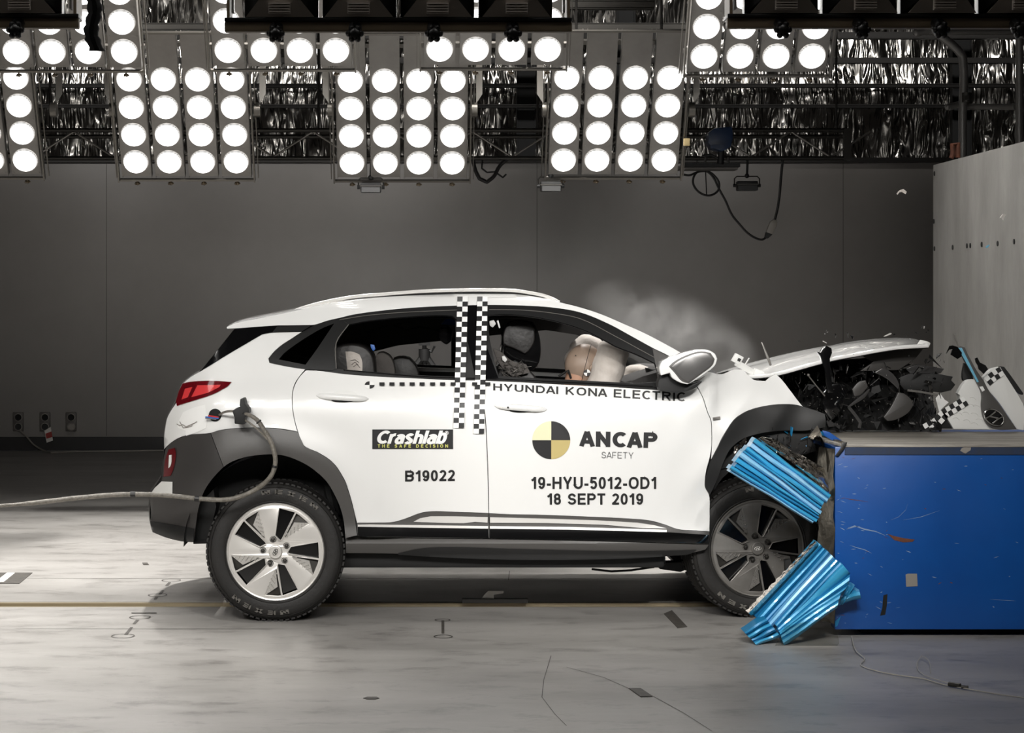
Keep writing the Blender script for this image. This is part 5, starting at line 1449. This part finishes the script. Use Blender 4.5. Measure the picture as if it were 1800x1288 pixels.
slab('wheel_well_lining', [(1300, 760), (1340, 752), (1450, 752), (1452, 790), (1400, 800), (1340, 790)], .1, .02, 'black', car, sm=False)
mb = MB()
for k in range(60):
    px, py = random.uniform(1330, 1455), random.uniform(752, 800); shard(mb, P(px, py, random.uniform(.0, .1)), random.uniform(.005, .02), .2, random.choice((0, 1, 2)))
o = mb.build('broken_plastic', ['black', 'smoked', 'honey_dark'], car, smooth=20); o['kind'] = 'stuff'
mb = MB(); random.seed(5); rows = [];
for i in range(16):
    s = i / 15; rows.append([P(1290 + 22 * s + random.uniform(-1, 1), 786 - 18 * s + 10 * t * (1 - s * .3) + random.uniform(-1, 1), -.32 + random.uniform(-.01, .01)) for t in (0, .4, .8, 1.2)])
mb.grid(rows); mb.build('shredded_foil', 'sheet_dark', h1, recalc=False)

# --- torn-off bumper fragment with the emblem, standing on the block
YF = .46
bf = thing('bumper_fragment', P(1720, 752, YF), 'torn white front bumper fragment with checkered tape and oval emblem on the blue block', 'bumper')
U = lambda pts: [(1620 + a * .1708, 560 + b * .1708) for a, b in pts]
slab('grille_skin', U([(240, 985), (385, 900), (395, 790), (370, 770), (440, 660), (480, 632), (545, 625), (620, 745), (640, 860), (620, 1000), (715, 1138), (330, 1135)]), YF, .05, 'white_plastic', bf, bevel=.006)
slab('cheek_skin', U([(640, 600), (720, 520), (810, 495), (830, 530), (870, 590), (1020, 830), (1054, 900), (1054, 1150), (980, 1138), (800, 870), (660, 690)]), YF + .03, .05, 'white_plastic', bf, bevel=.008)
slab('black_backing', U([(800, 488), (850, 495), (900, 560), (1050, 770), (1040, 785), (1010, 775), (860, 590), (820, 560)]), YF + .09, .03, 'black', bf)
slab('black_backing', U([(440, 455), (470, 470), (530, 600), (535, 625), (480, 640), (430, 640), (420, 600)]), YF + .09, .03, 'black', bf)
slab('centre_blade', U([(375, 295), (400, 283), (445, 295), (460, 330), (560, 520), (640, 640), (700, 750), (800, 880), (980, 1138), (760, 1138), (690, 1100), (640, 1010), (622, 900), (625, 780), (580, 670), (440, 420), (400, 340)]), YF - .03, .03, 'cladding', bf, bevel=.006)
slab('chalk_mark', U([(375, 300), (415, 300), (590, 650), (570, 655), (440, 420)]), YF - .033, .004, 'chalk_blue', bf, bevel=.001)
slab('broken_tip', U([(595, 700), (630, 695), (652, 735), (625, 752)]), YF - .035, .004, 'tape_white', bf, sm=False, bevel=.001)
# emblem: chromed oval with slanted H
ec = P(1620 + 745 * .1708, 560 + 1015 * .1708, YF - .045)
Re = Matrix.Rotation(math.radians(28), 3, 'Y')
mb = MB(); mb.prism([ec + Re @ Vector((.050 * math.cos(t), .006, .0365 * math.sin(t))) for t in [2 * PI * k / 36 for k in range(36)]], (0, .01, 0)); mb.build('emblem_base', 'gloss_black', bf)
Re = Matrix.Rotation(math.radians(32), 3, 'Y')
mb = MB(); q = [ec + Re @ Vector((.053 * math.cos(t), 0, .037 * math.sin(t))) for t in [2 * PI * k / 40 for k in range(41)]]; mb.tube(q, .0035, 8)
for s in (-1, 1):
    q = [ec + Re @ Vector(v) for v in ((s * .022 - .012, 0, -.030 if s > 0 else -.0285), (s * .020, -.001, 0), (s * .022 + .012, 0, .0285 if s > 0 else .030))]; mb.tube(cr(q, False, 4), .0048, 8)
q = [ec + Re @ Vector(v) for v in ((-.024, 0, -.008), (0, -.001, .0), (.024, 0, .008))]; mb.tube(cr(q, False, 4), .005, 8)
mb.build('emblem', 'chrome', bf, label='chromed oval ring with a slanted letter H')
def checks(nm, pts, wd, par, Y, t=.003):
    mb = MB(); pts = [Vector(p) for p in pts]; n = 0
    for i in range(len(pts) - 1):
        a, b = pts[i], pts[i + 1]; L = (b - a).length; m_ = max(1, round(L / wd)); d = (b - a) / m_; nrm = Vector((-d.y, d.x)).normalized() * wd
        for k in range(m_):
            for c in (0, 1):
                p = a + d * k + nrm * c
                mb.prism([P(v.x, v.y, Y) for v in (p, p + d, p + d + nrm, p + nrm)], (0, t, 0), (n + c) % 2)
            n += 1
    return mb.build(nm, ['tape_white', 'print_black'], par, smooth=0)
checks('checkered_tape', U([(10, 1090), (130, 1020), (200, 940), (320, 870), (430, 800)]), 8.6, bf, YF - .01)
checks('checkered_tape', U([(640, 610), (720, 545), (800, 495)]), 8.6, bf, YF + .02)
slab('torn_tape_end', U([(145, 820), (190, 765), (235, 830), (280, 860), (215, 920), (180, 960), (165, 900)]), YF + .01, .004, 'tape_white', bf, sm=False, bevel=.001)
slab('black_insert', U([(90, 1130), (225, 1000), (330, 1130)]), YF + .02, .02, 'dark_trim', bf, sm=False)
# honeycomb pattern ridges on the grille skin
for (a, b) in ((440, 880), (520, 850), (400, 960), (500, 920), (560, 930), (450, 1000), (540, 1010), (610, 1040), (460, 1080), (540, 1110), (590, 1070), (380, 1010), (330, 950), (300, 1010), (350, 1060)):
    mb = MB(); q = [P(*U([(a + 42 * math.cos(t), b - 42 * math.sin(t))])[0], YF - .002) for t in [math.radians(20 + 14 * k) for k in range(9)]]; mb.tube(q, .0016, 5); mb.build('grille_ridge', 'white_plastic', bf)

# --- pieces in the air
random.seed(77)
def flyer(px, py, s, m_, lab, Y=.3, grp=None, name='plastic_shard', poly=None):
    mb = MB()
    if poly: mb.prism([P(a, b, Y) for a, b in poly], (0, .01, 0))
    else: shard(mb, P(px, py, Y), s, .2)
    return mb.build(name, m_, None, label=lab, cat='fragment', group=grp, smooth=20)
GS = 'black shards flying above the raised bonnet'
for (px, py, s) in ((1452, 581, .007), (1468, 584, .016), (1491, 589, .016), (1497, 592, .010), (1572, 588, .007), (1628, 588, .015), (1631, 580, .009), (1620, 573, .009), (1404, 600, .006), (1646, 645, .01), (1660, 636, .008), (1512, 583, .004), (1540, 583, .004), (1610, 585, .006), (1400, 583, .004)):
    flyer(px, py, s, 'gloss_black', 'tiny black plastic shard flying above the raised white bonnet', grp=GS)
for (px, py, s) in ((1449, 601, .012), (1560, 588, .012), (1557, 591, .006), (1624, 575, .009), (1455, 584, .005)):
    flyer(px, py, s, 'machined', 'tiny silvery chip flying above the raised white bonnet', grp='silvery chips flying above the raised bonnet')
flyer(0, 0, 0, 'gloss_black', 'black hooked plastic fragment flying just left of the chalk-blue bumper blade tip', Y=.4, poly=U([(255, 360), (290, 280), (320, 275), (370, 290), (415, 350), (410, 390), (370, 415), (300, 370), (320, 310), (285, 320)]))
flyer(0, 0, 0, 'machined_dim', 'thin dark strip standing up from the top of the bumper fragment blade', Y=.45, name='metal_strip', poly=U([(330, 150), (345, 150), (385, 280), (375, 285)]))
flyer(0, 0, 0, 'gloss_black', 'black curved plastic fragment flying between blade and checkered bumper cheek', Y=.4, poly=U([(550, 410), (575, 400), (600, 450), (660, 480), (685, 520), (640, 570), (590, 520), (580, 480), (560, 450)]))
flyer(1585, 337, 0, 'airbag', 'pale crumpled scrap flying high in front of the back wall', Y=.3, name='paper_scrap', poly=[(1577, 340), (1582, 334), (1588, 332), (1594, 337), (1592, 341), (1586, 337), (1581, 338), (1578, 342)])
flyer(1763, 381, 0, 'machined', 'bright chip flying in front of the tall concrete wall', Y=.3, name='metal_chip', poly=[(1758, 383), (1763, 376), (1770, 375), (1766, 381), (1764, 387), (1761, 382)])
flyer(1735, 432, 0, 'chalk_blue', 'small pale blue chip flying before the bolt holes of the concrete wall', Y=.3, name='paint_chip', poly=[(1733, 434), (1736, 431), (1740, 430), (1738, 433), (1735, 436)])
GC = 'specks of debris around the impact'
random.seed(9)
for k in range(60):
    if k < 30: px, py = random.uniform(1380, 1640), random.gauss(640, 45)
    else: px, py = random.gauss(1430, 40), random.gauss(930, 90)
    if py < 560: py = 1130 - py * .5 
    flyer(px, py, random.uniform(.0012, .003), 'tape_white' if k % 3 else 'stripe_grey', 'tiny pale speck of debris hanging in the air around the impact', Y=-.2 if k >= 30 else .1, grp=GC, name='debris_speck')

# =================================================================== CABLES AND SMALL THINGS
YC = -.16
cb = thing('umbilical_cable', P(430, 725, YC), 'thick taped grey data cable held off the car rear by a black clamp', 'cable')
q = cr([P(-30, 890, YC), P(0, 888.6, YC), P(47, 885, YC), P(141, 874.5, YC), P(212, 869, YC), P(264, 869, YC), P(310, 872, YC), P(358, 877, YC), P(405, 877, YC), P(446, 862, YC), P(476, 837, YC - .02), P(484, 814, YC - .02), P(481, 790, YC - .02), P(473, 770, YC), P(462, 752, YC), P(452, 738, YC), P(440, 730, YC), P(426, 725.5, -.13)], False, 6, 90)
mb = MB(); mb.tube(q, [.0115 * (.75 if i < 12 else 1) * (1 - .25 * sstep(len(q) - 22, len(q), i)) * (1 + .05 * math.sin(i * 1.9)) for i in range(len(q))], 12); mb.build('jacket', 'cable_grey', cb, smooth=70)
mb = MB(); mb.tube(cr([P(426, 736, -.12), P(440, 744, YC), P(456, 757, YC - .01), P(470, 772, YC)], False, 5), .005, 8); mb.tube(cr([P(386, 729, -.01), P(395, 724, -.06), P(410, 722.5, -.1), P(424, 725, -.12)], False, 5), .006, 8); mb.build('branch', 'cable_grey', cb)
mb = MB()
for i in (100, 88, 64, 40, 26):
    if i < len(q) - 1: mb.cyl(q[i], q[i + 1], .0145, 10)
mb.build('tape_wrap', 'cable_black', cb)
cp = slab('clamp', [(408, 722), (414, 718), (421, 716), (422, 701), (429, 700), (431, 711), (437, 718), (438, 726), (430, 734), (430, 746), (412, 745), (412, 734)], -.15, .13, 'black', cb, bevel=.006, sm=False)
for px, tg in ((32, 0), (79, 1), (125, 0)):
    lab = {32: 'double wall socket nearest the left picture edge with a white cord plugged in', 79: 'middle double wall socket with a red and white tag hanging from it', 125: 'double wall socket nearest the car, with a pale lower outlet'}[px]
    so = thing('wall_socket', P(px, 758, YW - .02), lab, 'socket')
    mb = MB(); mb.box(P(px, 741, YW - .02), (.11, .04, .2)); mb.build('box', 'socket_grey', so, bevel=.01)
    for py, m_ in ((733.5, 'deep_black'), (750, 'socket_light' if px == 125 else 'dark_trim')):
        mb = MB(); c = P(px, py, YW - .045); mb.lathe([(.042, .012), (.042, -.004), (.036, -.006), (.034, .002)], c, 24, close=True); mb.build('ring', 'socket_light', so)
        mb = MB(); mb.cyl(c + Vector((0, .004, 0)), c, .033, 20); mb.build('outlet', m_, so)
tg_ = thing('warning_tag', P(84, 765, YW - .08), 'small red and white tag hanging from the middle wall socket', 'tag')
mb = MB(); mb.prism([P(a, b, YW - .09) for a, b in ((78, 757), (89, 750), (93, 774), (82, 778))], (0, .003, 0)); mb.build('card', 'tag_white', tg_)
mb = MB(); mb.prism([P(a, b, YW - .094) for a, b in ((80, 762), (90.5, 758), (92, 768), (81.5, 771))], (0, .003, 0)); mb.build('red_band', 'tag_red', tg_)
q = cr([P(36, 757, YW - .06), P(44, 764, YW - .08), P(58, 780, YW - .15), Vector((P(80, 790, YW).x, YW - .25, .03)), Vector((P(105, 0, YW).x, YW - .5, .014)), Vector((P(140, 0, YW).x, YW - .35, .014)), Vector((P(200, 0, YW).x, YW - .3, .014)), Vector((P(290, 0, YW).x, YW - .2, .014)), Vector((P(340, 0, YW).x, YW - .2, .014))], False, 5, 90)
mb = MB(); mb.tube(q, .009, 8); mb.build('power_cord', 'socket_light', None, label='thin pale power cord running from the left wall socket along the skirting', cat='cord')
# hanging floodlights
for px, py, Yf, lab, hw in ((652, 329, 3.83, 'small black floodlight hanging below the lamp bank over the rear door', 18), (968, 327, 3.83, 'small black floodlight hanging at the left corner of the rightmost lower bank', 18), (1313, 326, 7.0, 'small black floodlight hanging from the truss beside the coiled cord', 18)):
    k = (10 + Yf) / F
    t = thing('floodlight', P(px, py, Yf), lab, 'floodlight')
    mb = MB(); a = P(px, py, Yf); mb.box(a + Vector((0, 0, -.004)), (2 * hw * k, .10, 17 * k)); bd = mb.build('body', 'black', t, bevel=.01)
    mb = MB(); mb.box(a + Vector((0, -.055, -5 * k)), (1.8 * hw * k, .01, 9 * k)); mb.build('front_glass', 'dark_trim', t)
    mb = MB(); mb.box(a + Vector((0, -.056, 1.5 * k)), (2.1 * hw * k, .012, 2 * k)); mb.build('visor', 'dark_metal', t)
    mb = MB(); y = Yf; mb.tube([P(px - hw - 4, py, y), P(px - hw - 4, py - 12, y), P(px - hw, py - 16, y), P(px + hw, py - 16, y), P(px + hw + 4, py - 12, y), P(px + hw + 4, py, y)], .006, 6); mb.build('yoke', 'dark_metal', t)
    for s in (-1, 1): mb = MB(); mb.cyl(P(px + s * (hw + 1), py, y), P(px + s * (hw + 6), py, y), .014, 10); mb.build('knob', 'black', t)
    mb = MB(); mb.cyl(P(px, py - 16, y), P(px + 1, py - 46, y), .010, 8); mb.ball(P(px, py - 17, y), .02, 8, 6); mb.build('stem', 'black', t)
# blue camera on a plate
t = thing('camera', P(1262, 272, 6.4), 'dark blue box camera mounted below the truss, right of the lower lamp banks', 'camera')
mb = MB(); mb.prism([P(a, b, 6.3) for a, b in ((1246, 233), (1256, 225), (1287, 222), (1289, 240), (1285, 258), (1270, 266), (1250, 260), (1245, 250))], (0, .18, 0)); mb.build('body', 'camera_blue', t, bevel=.01)
mb = MB(); mb.box(P(1261, 258, 6.28), (.11, .02, .03)); mb.build('band', 'camera_blue', t)
mb = MB(); mb.cyl(P(1268, 264, 6.4), P(1266, 288, 6.4), .028, 12); mb.tube([P(1235, 274, 6.4), P(1250, 272, 6.4), P(1262, 278, 6.4)], .012, 8); mb.build('ball_head', 'black', t)
mb = MB(); mb.cyl(P(1240, 289, 6.5), P(1240, 278, 7.0), .012, 8); mb.cyl(P(1280, 289, 6.5), P(1280, 278, 7.0), .012, 8); mb.build('arm', 'black', t)
mb = MB(); mb.box(P(1250, 291, 6.5), (.45, .15, .03)); mb.box(P(1240, 296, 6.6), (.5, .2, .03), mi=1); mb.build('shelf', ['black', 'socket_grey'], t)
slab('tan_tag', [(1202, 243), (1213, 243), (1212.5, 256), (1202, 256)], 3.6, .02, 'tan_tag', None, sm=False, label='small tan plastic tag on the right edge of the rightmost lower lamp bank', cat='tag')
# coiled black cord
YK = 7.0
mb = MB(); mb.tube(cr([P(a, b, YK) for a, b in ((1198, 306), (1212, 308), (1222, 304), (1232, 301), (1246, 302), (1256, 309), (1264, 322), (1262, 335), (1250, 343), (1237, 342), (1224, 333), (1218, 320), (1222, 306), (1232, 300), (1244, 302), (1254, 312), (1262, 328), (1265, 334), (1275, 352), (1287, 378), (1300, 394), (1315, 410), (1330, 419), (1340, 421), (1348, 416))], False, 5, 120), .009, 8); 
mb.tube([P(1240, 292, YK - .01), P(1242, 342, YK - .01)], .005, 6); mb.tube([P(1224, 270, YK - .01), P(1227, 304, YK - .01)], .005, 6)
cc = thing('extension_cord', P(1240, 345, YK), 'coiled black cord hanging in a loop against the grey back wall', 'cord')
mb.build('cord', 'cable_black', cc)
mb = MB(); mb.tube(cr([P(a, b, YK) for a, b in ((1376, 279), (1373, 310), (1370, 345), (1366, 370), (1362, 386))], False, 5), .011, 8); mb.build('braided_cord', 'dark_trim', cc)
mb = MB(); mb.prism([P(a, b, YK - .03) for a, b in ((1360, 385), (1367, 388), (1366, 396), (1358, 412), (1347, 408), (1354, 390))], (0, .06, 0)); mb.build('connector', 'socket_light', cc, bevel=.008)
mb = MB(); mb.prism([P(a, b, YK - .03) for a, b in ((1347, 408), (1358, 412), (1350, 419), (1345, 417))], (0, .05, 0)); mb.build('plug', 'black', cc)
# loops of cable between banks and the black strap at top left
mb = MB(); mb.tube(cr([P(a, b, 7.0) for a, b in ((831, 279), (836, 300), (843, 314), (856, 320), (868, 310), (878, 292), (892, 279))], False, 5), .016, 8); mb.tube(cr([P(a, b, 7.0) for a, b in ((848, 279), (847, 296), (856, 303), (870, 302), (884, 312), (890, 306))], False, 5), .008, 6)
mb.build('cable_loop', 'cable_black', None, label='black cable loop sagging below the truss between two lower lamp banks', cat='cable')
mb = MB(); rows = []
for i in range(16):
    s = i / 15; py = -10 + 100 * s; cx = 160 + 5 * math.sin(s * 7) + 8 * s; hw = 13 + 2 * math.sin(i * 2.2); rows.append([P(cx + hw * math.cos(a), py, -4.9 + .03 * math.sin(a)) for a in [2 * PI * k / 10 for k in range(10)]])
mb.grid(rows, closed=True); mb.add(rows[-1], [tuple(range(10))]); mb.build('hanging_strap', 'deep_black', None, label='ragged black strap hanging in front of the top left lamp bank', cat='strap')
# tripod seen through the rear window
t = thing('tripod', (P(746, 0, 4).x, 4, 0), 'black camera tripod behind the car, seen through the rear door window', 'tripod')
tx = P(746, 0, 4).x
for k, a in enumerate((185, 355, 90)):
    mb = MB(); a = math.radians(a); mb.tube([(tx, 4, 1.2), (tx + .16 * math.cos(a), 4 + .16 * math.sin(a), .98), (tx + .62 * math.cos(a), 4 + .62 * math.sin(a), .01)], [.026, .022, .012], 8); mb.build('leg', 'black', t)
mb = MB(); mb.cyl((tx, 4, .7), (tx, 4, 1.27), .016, 10); mb.cyl((tx, 4, 1.16), (tx, 4, 1.24), .04, 12); mb.build('column', 'black', t)
mb = MB(); mb.box((tx, 4, 1.28), (.08, .08, .03)); mb.tube([(tx, 4, 1.25), (tx + .05, 3.98, 1.22), (tx + .07, 3.97, 1.26)], .008, 6); mb.build('head', 'black', t)

# --- floor markings and bits
def FP(px, py, h=.0): 
    d = (CAMH - h) * F / (py - CY); return Vector(((px - CX) * d / F, d - 10, h))
def fmark(name, pts, m, lab, cat_, h=.002, grp=None, par=None):
    mb = MB(); mb.prism([FP(a, b, .0005) for a, b in pts], (0, 0, h)); return mb.build(name, m, par, label=lab, cat=cat_, group=grp, smooth=0)
g = thing('floor_grating', FP(20, 1016), 'grey floor plate with a white stripe at the left picture edge', 'floor plate')
for pts, m_ in (([(-20, 1007), (57, 1007), (34, 1026), (-45, 1026)], 'floor_mark'), ([(12, 1008), (26, 1008), (6, 1024), (-9, 1024)], 'floor_white')):
    mb = MB(); mb.prism([FP(a, b, .0005) for a, b in pts], (0, 0, .003 if m_ == 'floor_mark' else .005)); mb.build('plate' if m_ == 'floor_mark' else 'stripe', m_, g, smooth=0)
def ring(mb, cx, cy, rx, h=.002):
    c = FP(cx, cy); r = rx * (10 + c.y) / F; n = 28
    vs = []
    for k in range(n):
        a = 2 * PI * k / n
        for rr_ in (r, r - .007): vs.append(c + Vector((rr_ * math.cos(a), rr_ * math.sin(a) * 1.1, h)))
    mb.add(vs, [(2 * k, 2 * k + 1, (2 * k + 3) % (2 * n), (2 * k + 2) % (2 * n)) for k in range(n)])
for nm, lab, rings, bars in (('anchor_marking', 'scored circles and bars in the floor beyond the tow rail, left of the rear wheel', [(301, 1020, 17), (277, 1046, 17)], [[(296, 1023), (301, 1023), (296, 1029), (290, 1029)], [(285, 1037), (289, 1037), (283, 1044), (278, 1044)], [(273, 1049), (278, 1049), (276, 1053), (270, 1053)]]),
                             ('anchor_marking', 'scored circles and bars in the floor before the tow rail, left of the rear wheel', [(246, 1085, 19), (216, 1118, 21)], [[(239, 1089), (245, 1089), (238, 1096), (233, 1096)], [(229, 1102), (234, 1102), (224, 1115), (218, 1115)], [(231, 1076), (275, 1076), (276, 1078), (231, 1078)]]),
                             ('anchor_marking', 'scored circle and short bar in the floor in front of the sill', [(778, 1090, 14), (779, 1119, 17)], [[(776, 1090), (781, 1090), (781, 1113), (776, 1113)]])):
    mb = MB()
    for r_ in rings: ring(mb, *r_)
    for b_ in bars: mb.add([FP(a, b, .002) for a, b in b_], [(0, 1, 2, 3)])
    mb.build(nm, 'floor_mark', None, label=lab, cat='floor marking', smooth=0, recalc=False)
fmark('tape_strip', [(1167, 1079), (1181, 1073), (1208, 1102), (1191, 1104)], 'floor_mark', 'dark tape strip on the floor just left of the front wheel', 'tape', h=.003)
fmark('tape_strip', [(1105, 1210), (1126, 1210), (1147, 1224), (1126, 1225)], 'floor_mark', 'dark grey tape square on the open floor before the car', 'tape', h=.003)
fmark('floor_plug', [(638, 1227), (646, 1225), (662, 1225), (667, 1227), (660, 1229), (645, 1229)], 'floor_mark', 'small dark oval plug in the floor in front of the car', 'floor plug')
fmark('tape_scrap', [(250, 989), (259, 989), (262, 993), (252, 993)], 'floor_mark', 'small dark scrap on the floor left of the rear bumper', 'tape')
# tow hook between the wheels
t = thing('tow_hook', FP(862, 1062), 'rusty dark tow hook lying on the rail under the car', 'hook')
mb = MB(); mb.box(FP(870, 1062) + Vector((0, 0, .02)), (.34, .05, .02)); mb.build('base', 'steel_dark', t); mb = MB(); c = FP(858, 1062); mb.prism([c + Vector(v) for v in ((-.04, 0, .02), (-.02, 0, .05), (.0, 0, .07), (.08, 0, .07), (.08, 0, .058), (.03, 0, .05), (.03, 0, .02))], (0, .03, 0)); mb.build('hook', 'grey_metal', t)
# hairline cracks and joints
mb = MB()
for pts in ([(968, 1152), (955, 1195), (952, 1225), (975, 1255), (995, 1275)], [(995, 1172), (1060, 1190), (1110, 1212)], [(1145, 1222), (1200, 1252), (1250, 1284)], [(895, 1003), (893, 1019)]):
    for a, b in zip(pts, pts[1:]): mb.add([FP(a[0], a[1], .001), FP(a[0] + 1.4, a[1], .001), FP(b[0] + 1.4, b[1], .001), FP(b[0], b[1], .001)], [(0, 1, 2, 3)])
o = mb.build('crack', 'floor_mark', fl, smooth=0, recalc=False); o['kind'] = 'stuff'
mb = MB(); q = cr([FP(1497, 1118, .012), FP(1506, 1145, .01), FP(1520, 1158, .008), FP(1513, 1168, .006), FP(1530, 1176, .006), FP(1570, 1185, .006), FP(1625, 1193, .006), FP(1655, 1202, .006), FP(1676, 1206, .006), FP(1720, 1214, .006), FP(1800, 1226, .006), FP(1850, 1230, .006)], False, 5)
mb.tube(q, .0028, 6); q = cr([FP(1676, 1203, .01), FP(1625, 1186, .01), FP(1612, 1165, .01), FP(1620, 1152, .02), FP(1632, 1160, .02), FP(1636, 1182, .01)], False, 5); mb.tube(q, .0018, 6)
wi = thing('floor_wire', FP(1600, 1190), 'thin white wire with a loop lying on the floor before the blue block', 'wire'); mb.build('wire', 'cord_white', wi)
mb = MB(); mb.cyl(FP(1668, 1202, .012), FP(1688, 1205, .012), .010, 8); mb.cyl(FP(1690, 1207, .01), FP(1702, 1208, .01), .007, 8); mb.build('splice', 'dark_metal', wi)

# --- smoke from the cowl
def smoke():
    m = bpy.data.materials.new('smoke'); m.use_nodes = True; nt = m.node_tree; nt.nodes.clear(); N = nt.nodes.new
    out = N('ShaderNodeOutputMaterial'); vs = N('ShaderNodeVolumePrincipled'); tc = N('ShaderNodeTexCoord')
    vs.inputs['Color'].default_value = (.85, .84, .82, 1)
    nz = N('ShaderNodeTexNoise'); nz.inputs['Scale'].default_value = 4.2; nz.inputs['Detail'].default_value = 4; nz.inputs['Roughness'].default_value = .6; nz.inputs['Distortion'].default_value = .6
    nt.links.new(tc.outputs['Object'], nz.inputs['Vector'])
    gr = N('ShaderNodeVectorMath'); gr.operation = 'LENGTH'
    mp = N('ShaderNodeMapping'); mp.inputs['Scale'].default_value = (1 / .55, 1 / .5, 1 / .26)
    mp.vector_type = 'POINT'
    nt.links.new(tc.outputs['Object'], mp.inputs[0]); nt.links.new(mp.outputs[0], gr.inputs[0])
    f = N('ShaderNodeMapRange'); f.inputs['From Min'].default_value = .1; f.inputs['From Max'].default_value = 1.0; f.inputs['To Min'].default_value = 1; f.inputs['To Max'].default_value = 0
    nt.links.new(gr.outputs['Value'], f.inputs['Value'])
    r = N('ShaderNodeMapRange'); r.inputs['From Min'].default_value = .42; r.inputs['From Max'].default_value = .7; r.inputs['To Max'].default_value = 2.5
    nt.links.new(nz.outputs['Fac'], r.inputs['Value'])
    mu = N('ShaderNodeMath'); mu.operation = 'MULTIPLY'; nt.links.new(f.outputs[0], mu.inputs[0]); nt.links.new(r.outputs[0], mu.inputs[1])
    nt.links.new(mu.outputs[0], vs.inputs['Density']); nt.links.new(vs.outputs[0], out.inputs['Volume'])
    M['smoke'] = m
    mb = MB(); c = P(1180, 590, 1.0); mb.ball((0, 0, 0), (.56, .5, .27), 24, 14); o = mb.build('smoke', 'smoke', None, local=True, label='thin grey smoke drifting up over the windscreen base', cat='smoke', kind='stuff'); o.location = c; o.rotation_euler = (0, math.radians(24), 0)
smoke()
